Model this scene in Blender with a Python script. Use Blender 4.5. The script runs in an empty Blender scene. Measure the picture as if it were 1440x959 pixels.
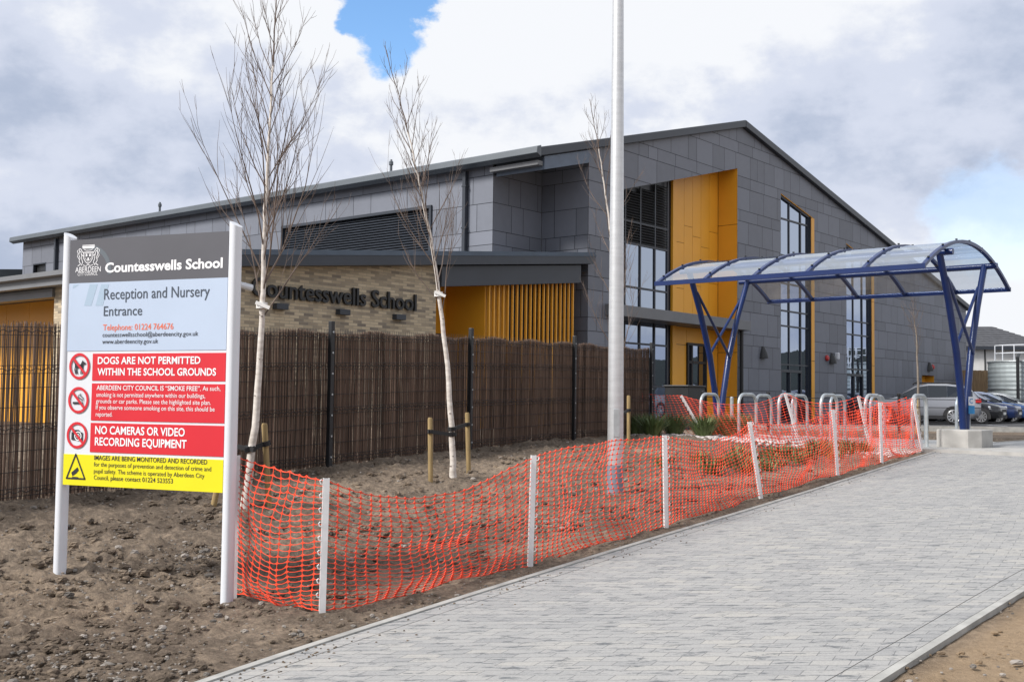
import bpy, bmesh, math, random
from mathutils import Vector, Matrix, noise as mn

random.seed(7)
R = math.radians
scene = bpy.context.scene
col = scene.collection

# ------------------------------------------------------------------ camera
F_PX, PITCH, ROLL, YAW = 1570.0, .0524, -.0115, .877
EYE = 1.5
_cp, _sp, _cr, _sr = math.cos(PITCH), math.sin(PITCH), math.cos(ROLL), math.sin(ROLL)
FWD = Vector((0, _cp, _sp))
_rt, _dn = Vector((1, 0, 0)), Vector((0, _sp, -_cp))
CR = _cr * _rt + _sr * _dn
CD = -_sr * _rt + _cr * _dn
cam_d = bpy.data.cameras.new('camera')
cam = bpy.data.objects.new('camera', cam_d)
col.objects.link(cam)
cam_d.sensor_width = 36
cam_d.lens = 36 * F_PX / 1440
cam_d.clip_end = 3000
cam.matrix_world = Matrix(((CR.x, -CD.x, -FWD.x, 0), (CR.y, -CD.y, -FWD.y, 0), (CR.z, -CD.z, -FWD.z, EYE), (0, 0, 0, 1)))
scene.camera = cam

# ------------------------------------------------------------------ light
SUN_EL, SUN_AZ = R(40), R(242)          # azimuth clockwise from +Y : sun behind the viewer's left shoulder
w = bpy.data.worlds.new('World')
scene.world = w
w.use_nodes = True
nt = w.node_tree
N = nt.nodes
LK = nt.links.new
bg = N['Background']
bg.inputs['Strength'].default_value = .09
sky = N.new('ShaderNodeTexSky')
sky.sky_type = 'NISHITA'
sky.sun_disc = False
sky.sun_elevation = SUN_EL
sky.sun_rotation = SUN_AZ
sky.air_density = 1.0
sky.ozone_density = 2.5
sky.dust_density = .2
hs = N.new('ShaderNodeHueSaturation')
hs.inputs['Saturation'].default_value = 1.12
hs.inputs['Value'].default_value = 2.3
LK(sky.outputs[0], hs.inputs['Color'])
tc = N.new('ShaderNodeTexCoord')


def wn(scale, detail, rough, loc, zs=1.6):
    mp = N.new('ShaderNodeMapping')
    mp.inputs['Scale'].default_value = (1, 1, zs)
    mp.inputs['Location'].default_value = loc
    LK(tc.outputs['Generated'], mp.inputs['Vector'])
    t = N.new('ShaderNodeTexNoise')
    t.inputs['Scale'].default_value = scale
    t.inputs['Detail'].default_value = detail
    t.inputs['Roughness'].default_value = rough
    LK(mp.outputs[0], t.inputs['Vector'])
    return t.outputs['Fac']


def wm(op, a, b, c=None):
    m = N.new('ShaderNodeMath')
    m.operation = op
    for i, v in enumerate((a, b, c)):
        if v is None:
            continue
        if isinstance(v, (int, float)):
            m.inputs[i].default_value = v
        else:
            LK(v, m.inputs[i])
    return m.outputs[0]


def wramp(f, stops):
    r = N.new('ShaderNodeValToRGB')
    el = r.color_ramp.elements
    while len(el) < len(stops):
        el.new(.5)
    for e, (p, c) in zip(el, stops):
        e.position = p
        e.color = (*c, 1) if len(c) == 3 else c
    r.color_ramp.interpolation = 'EASE'
    LK(f, r.inputs[0])
    return r.outputs[0]


def wblob(direction, lo, hi, warp, ragged=.006):
    """1 near a direction of the sky, 0 far away from it, with a ragged edge"""
    d = N.new('ShaderNodeVectorMath')
    d.operation = 'DOT_PRODUCT'
    LK(tc.outputs['Generated'], d.inputs[0])
    d.inputs[1].default_value = Vector(direction).normalized()
    s = wm('ADD', d.outputs['Value'], wm('MULTIPLY', wm('SUBTRACT', warp, .5), ragged))
    mr = N.new('ShaderNodeMapRange')
    mr.interpolation_type = 'SMOOTHSTEP'
    mr.inputs['From Min'].default_value = lo
    mr.inputs['From Max'].default_value = hi
    LK(s, mr.inputs['Value'])
    return mr.outputs[0]


n1 = wn(2.3, 7, .55, (.3, .1, .7))
n2 = wn(7, 8, .6, (2.3, 1.1, .2))
n4 = wn(22, 8, .62, (1.3, 7.1, .6), 1.5)
n3 = wn(3.2, 5, .5, (5.1, .4, 1.9), 2.2)
shape = wm('ADD', wm('MULTIPLY', n1, .65), wm('MULTIPLY', n2, .35))
lum = wm('ADD', wm('ADD', wm('MULTIPLY', n3, .60), wm('MULTIPLY', n2, .27)), wm('MULTIPLY', n4, .13))
lum = wm('ADD', lum, wm('MULTIPLY', wblob((.02, 1, .28), .965, .998, n2, .02), .10))
lum = wm('SUBTRACT', lum, wm('MULTIPLY', wblob((-.40, 1, .22), .975, .998, n2, .02), .09))
lum = wm('SUBTRACT', lum, wm('MULTIPLY', wblob((.36, 1, .24), .985, .999, n2, .02), .08))
cloudcol = wramp(lum, [(.35, (4.6, 5.3, 6.8)), (.455, (6.9, 7.4, 8.7)), (.535, (9.3, 9.5, 9.9))])
gap = wm('MAXIMUM', wblob((-.118, 1, .362), .9990, .9994, n4, .0026), wblob((-.114, 1, .322), .9995, .9998, n4, .0014))
gap = wm('MAXIMUM', gap, wm('MULTIPLY', wblob((.425, 1, .168), .9984, .9995, n4, .0034), .30))
broken = N.new('ShaderNodeMapRange')
broken.inputs['From Min'].default_value = .29
broken.inputs['From Max'].default_value = .37
LK(shape, broken.inputs['Value'])
cover = wm('MULTIPLY', broken.outputs[0], wm('SUBTRACT', 1.0, gap))
mx = N.new('ShaderNodeMix')
mx.data_type = 'RGBA'
LK(cover, mx.inputs['Factor'])
LK(hs.outputs[0], mx.inputs['A'])
LK(cloudcol, mx.inputs['B'])
LK(mx.outputs['Result'], bg.inputs['Color'])

sd = bpy.data.lights.new('sun', 'SUN')
sd.energy = 4.5
sd.angle = R(14)
sd.color = (1, .965, .92)
sun = bpy.data.objects.new('sun', sd)
col.objects.link(sun)
_sv = Vector((math.sin(SUN_AZ) * math.cos(SUN_EL), math.cos(SUN_AZ) * math.cos(SUN_EL), math.sin(SUN_EL)))
sun.rotation_euler = _sv.to_track_quat('Z', 'Y').to_euler()
vs = scene.view_settings
vs.view_transform = 'Standard'
vs.look = 'None'
vs.gamma = 1
vs.exposure = .15
vs.use_curve_mapping = False
scene.cycles.max_bounces = 8
scene.cycles.transparent_max_bounces = 16

# ------------------------------------------------------------------ materials
MATS = {}


def mat(name, c, rough=.6, metal=0., spec=.5, var=0., vscale=3., bump=0., bscale=40., c2=None, coat=0., stretch=(1, 1, 1)):
    """plain procedural surface: colour broken up by noise, optional fine bump"""
    if name in MATS:
        return MATS[name]
    m = bpy.data.materials.new(name)
    m.use_nodes = True
    t = m.node_tree
    p = t.nodes['Principled BSDF']
    p.inputs['Roughness'].default_value = rough
    p.inputs['Metallic'].default_value = metal
    p.inputs['Specular IOR Level'].default_value = spec
    p.inputs['Coat Weight'].default_value = coat
    co = t.nodes.new('ShaderNodeTexCoord')
    mp = t.nodes.new('ShaderNodeMapping')
    mp.inputs['Scale'].default_value = stretch
    t.links.new(co.outputs['Object'], mp.inputs['Vector'])
    ns = t.nodes.new('ShaderNodeTexNoise')
    ns.inputs['Scale'].default_value = vscale
    ns.inputs['Detail'].default_value = 6
    t.links.new(mp.outputs[0], ns.inputs['Vector'])
    rp = t.nodes.new('ShaderNodeValToRGB')
    a = tuple(max(0, x * (1 - var)) for x in c)
    b = c2 if c2 else tuple(min(1, x * (1 + var)) for x in c)
    rp.color_ramp.elements[0].position = .32
    rp.color_ramp.elements[1].position = .68
    rp.color_ramp.elements[0].color = (*a, 1)
    rp.color_ramp.elements[1].color = (*b, 1)
    t.links.new(ns.outputs['Fac'], rp.inputs[0])
    t.links.new(rp.outputs[0], p.inputs['Base Color'])
    if bump:
        nb = t.nodes.new('ShaderNodeTexNoise')
        nb.inputs['Scale'].default_value = bscale
        nb.inputs['Detail'].default_value = 6
        t.links.new(mp.outputs[0], nb.inputs['Vector'])
        bp = t.nodes.new('ShaderNodeBump')
        bp.inputs['Strength'].default_value = min(1, bump * 10)
        bp.inputs['Distance'].default_value = bump
        t.links.new(nb.outputs['Fac'], bp.inputs['Height'])
        t.links.new(bp.outputs[0], p.inputs['Normal'])
    MATS[name] = m
    return m


def tone_mat(name, c, rough, var, spec=.5, mottle=.06, c2=None):
    """surface whose pieces (panels, twigs) each carry their own tone, stored on the mesh"""
    m = bpy.data.materials.new(name)
    m.use_nodes = True
    t = m.node_tree
    p = t.nodes['Principled BSDF']
    p.inputs['Roughness'].default_value = rough
    p.inputs['Specular IOR Level'].default_value = spec
    at = t.nodes.new('ShaderNodeAttribute')
    at.attribute_name = 'tone'
    co = t.nodes.new('ShaderNodeTexCoord')
    ns = t.nodes.new('ShaderNodeTexNoise')
    ns.inputs['Scale'].default_value = 3.4
    ns.inputs['Detail'].default_value = 8
    t.links.new(co.outputs['Object'], ns.inputs['Vector'])
    ad = t.nodes.new('ShaderNodeMath')
    ad.operation = 'MULTIPLY_ADD'
    t.links.new(ns.outputs['Fac'], ad.inputs[0])
    ad.inputs[1].default_value = mottle * 4
    t.links.new(at.outputs['Fac'], ad.inputs[2])
    rp = t.nodes.new('ShaderNodeValToRGB')
    rp.color_ramp.elements[0].color = (*[x * (1 - var) for x in c], 1)
    rp.color_ramp.elements[1].color = (*(c2 or [x * (1 + var) for x in c]), 1)
    t.links.new(ad.outputs[0], rp.inputs[0])
    t.links.new(rp.outputs[0], p.inputs['Base Color'])
    return m


def brick_mat(name, cs, mortar, bw, bh, ms, bumpd, rough=.85, stain=None, big=.6):
    """courses of bricks or pavers laid out on the mesh's own UVs (in metres)"""
    m = bpy.data.materials.new(name)
    m.use_nodes = True
    t = m.node_tree
    nn, ln = t.nodes, t.links.new
    p = nn['Principled BSDF']
    p.inputs['Roughness'].default_value = rough
    p.inputs['Specular IOR Level'].default_value = .3
    uv = nn.new('ShaderNodeUVMap')
    bt = nn.new('ShaderNodeTexBrick')
    bt.inputs['Scale'].default_value = 1
    bt.inputs['Brick Width'].default_value = bw
    bt.inputs['Row Height'].default_value = bh
    bt.inputs['Mortar Size'].default_value = ms
    bt.inputs['Mortar Smooth'].default_value = .3
    bt.offset = .5
    bt.inputs['Color1'].default_value = (0, 0, 0, 1)
    bt.inputs['Color2'].default_value = (1, 1, 1, 1)
    bt.inputs['Mortar'].default_value = (.5, .5, .5, 1)
    ln(uv.outputs[0], bt.inputs['Vector'])
    rp = nn.new('ShaderNodeValToRGB')
    el = rp.color_ramp.elements
    while len(el) < len(cs):
        el.new(.5)
    for i, (e, c) in enumerate(zip(el, cs)):
        e.position = i / (len(cs) - 1)
        e.color = (*c, 1)
    ns = nn.new('ShaderNodeTexNoise')
    ns.inputs['Scale'].default_value = big
    ns.inputs['Detail'].default_value = 7
    ln(uv.outputs[0], ns.inputs['Vector'])
    ad = nn.new('ShaderNodeMath')
    ad.operation = 'MULTIPLY_ADD'
    ln(ns.outputs['Fac'], ad.inputs[0])
    ad.inputs[1].default_value = .5
    sc = nn.new('ShaderNodeMath')
    sc.operation = 'MULTIPLY_ADD'
    ln(bt.outputs['Color'], sc.inputs[0])
    sc.inputs[1].default_value = .75
    sc.inputs[2].default_value = -.12
    ln(sc.outputs[0], ad.inputs[2])
    ln(ad.outputs[0], rp.inputs[0])
    colr = rp.outputs[0]
    fine = nn.new('ShaderNodeTexNoise')
    fine.inputs['Scale'].default_value = 70
    fine.inputs['Detail'].default_value = 6
    fine.inputs['Roughness'].default_value = .8
    ln(uv.outputs[0], fine.inputs['Vector'])
    mf = nn.new('ShaderNodeMix')
    mf.data_type = 'RGBA'
    mf.blend_type = 'OVERLAY'
    mf.inputs['Factor'].default_value = .6
    ln(colr, mf.inputs['A'])
    ln(fine.outputs['Fac'], mf.inputs['B'])
    colr = mf.outputs['Result']
    if stain:
        s2 = nn.new('ShaderNodeTexNoise')
        s2.inputs['Scale'].default_value = 11
        s2.inputs['Detail'].default_value = 9
        s2.inputs['Roughness'].default_value = .75
        mp = nn.new('ShaderNodeMapping')
        mp.inputs['Scale'].default_value = (.45, 1.5, 1)
        ln(uv.outputs[0], mp.inputs['Vector'])
        ln(mp.outputs[0], s2.inputs['Vector'])
        r2 = nn.new('ShaderNodeValToRGB')
        r2.color_ramp.elements[0].position = .540
        r2.color_ramp.elements[1].position = .595
        ln(s2.outputs['Fac'], r2.inputs[0])
        ms_ = nn.new('ShaderNodeMath')
        ms_.operation = 'MULTIPLY'
        ln(r2.outputs[0], ms_.inputs[0])
        ms_.inputs[1].default_value = .80
        mm = nn.new('ShaderNodeMix')
        mm.data_type = 'RGBA'
        ln(ms_.outputs[0], mm.inputs['Factor'])
        ln(colr, mm.inputs['A'])
        mm.inputs['B'].default_value = (*stain, 1)
        colr = mm.outputs['Result']
    mo = nn.new('ShaderNodeMix')
    mo.data_type = 'RGBA'
    ln(bt.outputs['Fac'], mo.inputs['Factor'])
    ln(colr, mo.inputs['A'])
    mo.inputs['B'].default_value = (*mortar, 1)
    ln(mo.outputs['Result'], p.inputs['Base Color'])
    bp = nn.new('ShaderNodeBump')
    bp.inputs['Strength'].default_value = .6
    bp.inputs['Distance'].default_value = bumpd
    iv = nn.new('ShaderNodeMath')
    iv.operation = 'MULTIPLY_ADD'
    ln(bt.outputs['Fac'], iv.inputs[0])
    iv.inputs[1].default_value = -1
    ln(fine.outputs['Fac'], iv.inputs[2])
    ln(iv.outputs[0], bp.inputs['Height'])
    ln(bp.outputs[0], p.inputs['Normal'])
    return m


def soil_mat():
    m = bpy.data.materials.new('bare_soil')
    m.use_nodes = True
    t = m.node_tree
    nn, ln = t.nodes, t.links.new
    p = nn['Principled BSDF']
    p.inputs['Roughness'].default_value = .95
    p.inputs['Specular IOR Level'].default_value = .15
    co = nn.new('ShaderNodeTexCoord')

    def nz(s, d, r=.6):
        x = nn.new('ShaderNodeTexNoise')
        x.inputs['Scale'].default_value = s
        x.inputs['Detail'].default_value = d
        x.inputs['Roughness'].default_value = r
        ln(co.outputs['Object'], x.inputs['Vector'])
        return x.outputs['Fac']
    a = nn.new('ShaderNodeMath')
    a.operation = 'MULTIPLY_ADD'
    ln(nz(.8, 6), a.inputs[0])
    a.inputs[1].default_value = .48
    b = nn.new('ShaderNodeMath')
    b.operation = 'MULTIPLY'
    ln(nz(16, 9, .7), b.inputs[0])
    b.inputs[1].default_value = .55
    ln(b.outputs[0], a.inputs[2])
    rp = nn.new('ShaderNodeValToRGB')
    el = rp.color_ramp.elements
    el.new(.5)
    el[0].position, el[1].position, el[2].position = .34, .50, .66
    el[0].color = (.062, .047, .036, 1)
    el[1].color = (.150, .118, .090, 1)
    el[2].color = (.34, .265, .195, 1)
    ln(a.outputs[0], rp.inputs[0])
    vo = nn.new('ShaderNodeTexVoronoi')
    vo.inputs['Scale'].default_value = 26
    ln(co.outputs['Object'], vo.inputs['Vector'])
    th = nn.new('ShaderNodeMapRange')
    th.inputs['From Min'].default_value = .16
    th.inputs['From Max'].default_value = .12
    ln(vo.outputs['Distance'], th.inputs['Value'])
    pick = nn.new('ShaderNodeSeparateColor')
    ln(vo.outputs['Color'], pick.inputs[0])
    gt = nn.new('ShaderNodeMath')
    gt.operation = 'GREATER_THAN'
    ln(pick.outputs[0], gt.inputs[0])
    gt.inputs[1].default_value = .62
    mu = nn.new('ShaderNodeMath')
    mu.operation = 'MULTIPLY'
    ln(th.outputs[0], mu.inputs[0])
    ln(gt.outputs[0], mu.inputs[1])
    mm = nn.new('ShaderNodeMix')
    mm.data_type = 'RGBA'
    ln(mu.outputs[0], mm.inputs['Factor'])
    ln(rp.outputs[0], mm.inputs['A'])
    mm.inputs['B'].default_value = (.23, .21, .19, 1)
    # the strip beyond the far edging is sandier made ground
    dp = nn.new('ShaderNodeVectorMath')
    dp.operation = 'DOT_PRODUCT'
    ln(co.outputs['Object'], dp.inputs[0])
    dp.inputs[1].default_value = (.775, -.632, 0)
    sm = nn.new('ShaderNodeMapRange')
    sm.inputs['From Min'].default_value = -2.2
    sm.inputs['From Max'].default_value = -2.0
    ln(dp.outputs['Value'], sm.inputs['Value'])
    sa = nn.new('ShaderNodeMix')
    sa.data_type = 'RGBA'
    sf = nn.new('ShaderNodeMath')
    sf.operation = 'MULTIPLY'
    ln(sm.outputs[0], sf.inputs[0])
    sf.inputs[1].default_value = .62
    ln(sf.outputs[0], sa.inputs['Factor'])
    ln(mm.outputs['Result'], sa.inputs['A'])
    sa.inputs['B'].default_value = (.40, .285, .175, 1)
    ln(sa.outputs['Result'], p.inputs['Base Color'])
    bp = nn.new('ShaderNodeBump')
    bp.inputs['Strength'].default_value = 1
    bp.inputs['Distance'].default_value = .03
    hh = nn.new('ShaderNodeMath')
    hh.operation = 'ADD'
    ln(nz(28, 10, .72), hh.inputs[0])
    ln(mu.outputs[0], hh.inputs[1])
    ln(hh.outputs[0], bp.inputs['Height'])
    ln(bp.outputs[0], p.inputs['Normal'])
    return m


def mix_glass(name, tint, gloss, fac, rough, see):
    """glass: a glossy reflection over a dark interior (see=False) or over clear sheet (see=True)"""
    m = bpy.data.materials.new(name)
    m.use_nodes = True
    t = m.node_tree
    nn, ln = t.nodes, t.links.new
    nn.remove(nn['Principled BSDF'])
    out = nn['Material Output']
    g = nn.new('ShaderNodeBsdfGlossy')
    g.inputs['Color'].default_value = (*gloss, 1)
    g.inputs['Roughness'].default_value = rough
    if see:
        b = nn.new('ShaderNodeBsdfTransparent')
    else:
        b = nn.new('ShaderNodeBsdfDiffuse')
    b.inputs['Color'].default_value = (*tint, 1)
    lw = nn.new('ShaderNodeLayerWeight')
    lw.inputs['Blend'].default_value = .35
    mr = nn.new('ShaderNodeMapRange')
    mr.inputs['To Min'].default_value = fac[0]
    mr.inputs['To Max'].default_value = fac[1]
    ln(lw.outputs['Facing'], mr.inputs['Value'])
    mx_ = nn.new('ShaderNodeMixShader')
    ln(mr.outputs[0], mx_.inputs[0])
    ln(b.outputs[0], mx_.inputs[1])
    ln(g.outputs[0], mx_.inputs[2])
    co = nn.new('ShaderNodeTexCoord')
    ns = nn.new('ShaderNodeTexNoise')
    ns.inputs['Scale'].default_value = .9 if not see else 1.6
    ln(co.outputs['Object'], ns.inputs['Vector'])
    bp = nn.new('ShaderNodeBump')
    bp.inputs['Strength'].default_value = .06
    bp.inputs['Distance'].default_value = .05
    ln(ns.outputs['Fac'], bp.inputs['Height'])
    ln(bp.outputs[0], g.inputs['Normal'])
    ln(mx_.outputs[0], out.inputs['Surface'])
    return m


M_SOIL = soil_mat()
M_CLAD = tone_mat('fibre_cement_panel', (.146, .157, .188), .5, .18, mottle=.13)
M_JOINT = mat('panel_joint', (.045, .048, .056), .9)
M_BRICK = brick_mat('buff_brick', [(.13, .115, .105), (.33, .275, .20), (.50, .41, .285), (.58, .49, .35)], (.30, .27, .22), .30, .075, .006, .006, big=1.3)
M_PAVE = brick_mat('block_paving', [(.26, .26, .26), (.315, .312, .304), (.335, .33, .32), (.385, .37, .34)], (.17, .17, .17), .21, .105, .0030, .003, stain=(.085, .095, .105), rough=.8)
M_BORDER = brick_mat('border_paving', [(.25, .25, .25), (.29, .288, .28), (.33, .322, .305)], (.20, .20, .20), .60, .60, .003, .003, stain=(.2, .21, .22), rough=.8)
M_CONC = mat('concrete', (.36, .35, .33), .85, var=.14, vscale=4, bump=.004, bscale=60)
M_KERB = mat('kerb_concrete', (.34, .335, .315), .85, var=.2, vscale=6, bump=.004, bscale=80)
M_ASPH = mat('asphalt', (.05, .05, .053), .9, var=.2, vscale=2, bump=.005, bscale=120)
M_AMBER = mat('amber_panel', (.80, .375, .03), .42, var=.05, vscale=.8)
M_ROOFM = mat('roof_metal', (.085, .10, .115), .38, spec=.6, var=.08, vscale=1.2)
M_DARK = mat('anthracite_metal', (.027, .033, .045), .42, spec=.55, var=.1, vscale=1.4)
M_SOFFIT = mat('soffit_panel', (.10, .13, .18), .5, var=.08)
M_BEAM = mat('grey_fascia', (.16, .165, .175), .5, var=.07, vscale=1.5)
M_BLACK = mat('black_metal', (.012, .013, .015), .45, var=.2)
M_GLASS = mix_glass('reflective_glass', (.010, .012, .015), (.72, .82, 1.0), (.28, .82), .012, False)
M_POLY = mix_glass('polycarbonate_sheet', (.78, .85, .95), (.88, .94, 1.0), (.12, .78), .06, True)
M_BLUE = mat('blue_paint', (.005, .020, .098), .35, spec=.4, var=.1, vscale=3, coat=.08)
M_GALV = mat('galvanised_steel', (.46, .49, .50), .45, metal=.55, var=.14, vscale=9)
M_WHITE = mat('white_paint', (.66, .68, .72), .35, var=.03, vscale=3)
M_PIN = mat('white_plastic', (.70, .69, .69), .45, var=.07, vscale=14)
M_ORANGE = mat('orange_netting', (.84, .068, .022), .5, var=.18, vscale=5)
M_TWIG = tone_mat('willow_twig', (.150, .098, .074), .85, .70, .2, .05, (.30, .205, .155))
M_STAKE = mat('timber_stake', (.27, .19, .085), .85, var=.25, vscale=7, bump=.004, bscale=30, stretch=(6, 6, .6))
M_BARK = mat('birch_bark', (.46, .41, .36), .8, var=.0, vscale=9, bump=.004, bscale=25, c2=(.70, .65, .60), stretch=(1, 1, 2.2))
M_BRANCH = mat('twig_bark', (.135, .10, .082), .8, var=.3, vscale=6)
M_RUBBER = mat('black_rubber', (.015, .015, .016), .75)
M_TIE = mat('white_tape', (.72, .71, .69), .6)
M_HILL = mat('hill_grass', (.012, .017, .013), .95, var=.5, vscale=.02)
M_LEAF = mat('bed_leaf', (.085, .15, .04), .6, var=.4, vscale=3, c2=(.20, .25, .10))
M_STONE = tone_mat('pebble', (.20, .18, .16), .85, .55, .3)
M_TWINE = mat('dark_wire', (.02, .02, .022), .5)
M_RENDER = mat('white_render', (.66, .65, .63), .9, var=.05)
M_TILE = mat('roof_tile', (.07, .072, .08), .75, var=.2, vscale=3)
M_TIMBER = mat('fence_timber', (.30, .20, .11), .85, var=.25, vscale=4, stretch=(6, 6, .5))


# ------------------------------------------------------------------ mesh helpers
class MB:
    def __init__(self):
        self.v, self.f, self.uv, self.t = [], [], {}, {}

    def face(self, pts, uv=None, tone=None):
        b = len(self.v)
        self.v += [Vector(p) for p in pts]
        i = len(self.f)
        self.f.append(tuple(range(b, b + len(pts))))
        if uv:
            self.uv[i] = uv
        if tone is not None:
            self.t[i] = tone

    def hexa(self, p, tone=None):
        """p: 4 bottom corners then 4 top corners"""
        b = len(self.v)
        self.v += [Vector(q) for q in p]
        for q in ((3, 2, 1, 0), (4, 5, 6, 7), (0, 1, 5, 4), (1, 2, 6, 5), (2, 3, 7, 6), (3, 0, 4, 7)):
            if tone is not None:
                self.t[len(self.f)] = tone
            self.f.append(tuple(b + k for k in q))

    def box(self, c, s, ax=None, tone=None):
        c = Vector(c)
        X, Y, Z = ax or (Vector((1, 0, 0)), Vector((0, 1, 0)), Vector((0, 0, 1)))
        hx, hy, hz = s[0] / 2, s[1] / 2, s[2] / 2
        q = [c + X * (sx * hx) + Y * (sy * hy) + Z * (sz * hz) for sz in (-1, 1) for sx, sy in ((-1, -1), (1, -1), (1, 1), (-1, 1))]
        self.hexa(q, tone)

    def prism(self, poly, d, tone=None):
        """poly: 3-D outline; d: thickness vector"""
        b, n = len(self.v), len(poly)
        d = Vector(d)
        self.v += [Vector(p) for p in poly] + [Vector(p) + d for p in poly]
        fs = [tuple(b + k for k in range(n))[::-1], tuple(b + n + k for k in range(n))]
        fs += [(b + k, b + (k + 1) % n, b + n + (k + 1) % n, b + n + k) for k in range(n)]
        for q in fs:
            if tone is not None:
                self.t[len(self.f)] = tone
            self.f.append(q)

    def tube(self, pts, rad, n=6, tone=None, cap=True):
        pts = [Vector(p) for p in pts]
        if not hasattr(rad, '__len__'):
            rad = [rad] * len(pts)
        b = len(self.v)
        up = None
        for i, p in enumerate(pts):
            d = (pts[min(i + 1, len(pts) - 1)] - pts[max(i - 1, 0)])
            d = d.normalized() if d.length > 1e-9 else Vector((0, 0, 1))
            if up is None:
                up = d.orthogonal().normalized()
            up = (up - d * up.dot(d))
            up = up.normalized() if up.length > 1e-6 else d.orthogonal().normalized()
            s = d.cross(up)
            for k in range(n):
                a = 2 * math.pi * k / n
                self.v.append(p + (up * math.cos(a) + s * math.sin(a)) * rad[i])
        for i in range(len(pts) - 1):
            for k in range(n):
                if tone is not None:
                    self.t[len(self.f)] = tone
                self.f.append((b + i * n + k, b + i * n + (k + 1) % n, b + (i + 1) * n + (k + 1) % n, b + (i + 1) * n + k))
        if cap:
            for q in (tuple(b + k for k in range(n))[::-1], tuple(b + (len(pts) - 1) * n + k for k in range(n))):
                if tone is not None:
                    self.t[len(self.f)] = tone
                self.f.append(q)

    def build(self, name, m, parent=None, smooth=False, bevel=0):
        me = bpy.data.meshes.new(name)
        off = ORG.get(parent.name, Vector()) if parent else Vector()
        me.from_pydata([v - off for v in self.v], [], self.f)
        if self.uv:
            ul = me.uv_layers.new(name='UVMap')
            for p in me.polygons:
                u = self.uv.get(p.index)
                if u:
                    for k, li in enumerate(p.loop_indices):
                        ul.data[li].uv = u[k]
        if self.t:
            at = me.attributes.new('tone', 'FLOAT', 'FACE')
            at.data.foreach_set('value', [self.t.get(i, .5) for i in range(len(me.polygons))])
        me.update()
        if smooth:
            me.polygons.foreach_set('use_smooth', [True] * len(me.polygons))
            try:
                me.set_sharp_from_angle(angle=R(42))
            except Exception:
                pass
        me.materials.append(m)
        o = bpy.data.objects.new(name, me)
        col.objects.link(o)
        if parent:
            o.parent = parent
            ORG[o.name] = off
        if bevel:
            bv = o.modifiers.new('edge', 'BEVEL')
            bv.width = bevel
            bv.segments = 2
            bv.limit_method = 'ANGLE'
            bv.angle_limit = R(50)
        return o


ORG = {}


def tag(o, label=None, cat=None, group=None, kind=None):
    for k, v in (('label', label), ('category', cat), ('group', group), ('kind', kind)):
        if v:
            o[k] = v
    return o


def thing(name, label, cat, loc=(0, 0, 0), rz=0, group=None, local=False):
    """an Empty at the thing's base; local=True: its parts are given in its own axes"""
    o = bpy.data.objects.new(name, None)
    o.empty_display_size = .2
    col.objects.link(o)
    o.location = loc
    o.rotation_euler = (0, 0, rz)
    ORG[o.name] = Vector() if local else Vector(loc)
    return tag(o, label, cat, group)


def copy_tree(o, parent=None):
    c = o.copy()
    col.objects.link(c)
    c.parent = parent
    for ch in list(o.children):
        copy_tree(ch, c)
    return c


def ray(px, py):
    return FWD + CR * ((px - 720) / F_PX) + CD * ((py - 479.5) / F_PX)


E0 = Vector((0, 0, EYE))


def atY(px, py, Y):
    d = ray(px, py)
    return E0 + d * (Y / d.y)


# ------------------------------------------------------------------ terrain
def sst(x, a, b):
    t = min(1., max(0., (x - a) / (b - a)))
    return t * t * (3 - 2 * t)


def path_d(x, y):
    return (x + .01) * -.824 + (y - 8.25) * .567


def smin(a, b, h=.12):
    return -h * math.log(math.exp(-a / h) + math.exp(-b / h))


def gz(x, y, bank=True):
    z = -1.66 + .043 * (x * .58 + y * .815)
    z = max(z, -1.9)
    if bank:
        z += .34 * sst(path_d(x, y), 1.2, 5.4)
    cap = -.66 - .22 * sst(y, 25, 33)
    return EYE + smin(z, cap)


def ong(px, py):
    d = ray(px, py)
    t = 2.
    while t < 120:
        p = E0 + d * t
        if p.z < gz(p.x, p.y):
            return p
        t += .01
    return E0 + d * 60


LEFT = [(-3.6, 2.4), (-2.35, 4.6), (-1.58, 5.93), (-1.01, 6.86), (.01, 8.41), (1.17, 10.13), (3.71, 13.87), (7.09, 19.04), (8.3, 20.7), (9.6, 22.0), (12.2, 24.0)]
RIGHT = [(-1.0, 2.2), (.9, 4.58), (1.85, 5.76), (2.7, 6.82), (3.65, 7.99), (5.3, 10.0), (9.2, 14.8), (13.2, 19.6), (14.2, 20.8), (15.0, 21.6), (16.8, 23.2)]


def along(poly, n):
    pts = [Vector(p) for p in poly]
    out = []
    for i in range(len(pts) - 1):
        for k in range(n):
            t = k / n
            p0, p1, p2, p3 = pts[max(i - 1, 0)], pts[i], pts[i + 1], pts[min(i + 2, len(pts) - 1)]
            out.append(.5 * ((2 * p1) + (p2 - p0) * t + (2 * p0 - 5 * p1 + 4 * p2 - p3) * t * t + (3 * p1 - p0 - 3 * p2 + p3) * t ** 3))
    out.append(pts[-1])
    return out


LE, RE = along(LEFT, 6), along(RIGHT, 6)


def x_on(poly, y):
    for p, q in zip(poly, poly[1:]):
        if p.y <= y <= q.y:
            return p.x + (q.x - p.x) * (y - p.y) / (q.y - p.y)
    return None


def on_path(x, y, m=0.):
    a, b = x_on(LE, y), x_on(RE, y)
    return a is not None and b is not None and a - m < x < b + m


def axis(segs):
    o = [segs[0][0]]
    for a, b, s in segs:
        n = max(1, round((b - a) / s))
        o += [a + (b - a) * (k + 1) / n for k in range(n)]
    return o


G_ = Vector((math.cos(YAW), math.sin(YAW), 0))
L_ = Vector((-math.sin(YAW), math.cos(YAW), 0))


def P(a, b, z):
    """school-building axes: a along the gable, b into the building, z above eye level -> world"""
    p = G_ * a + L_ * b
    return Vector((p.x, p.y, z + EYE))


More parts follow.
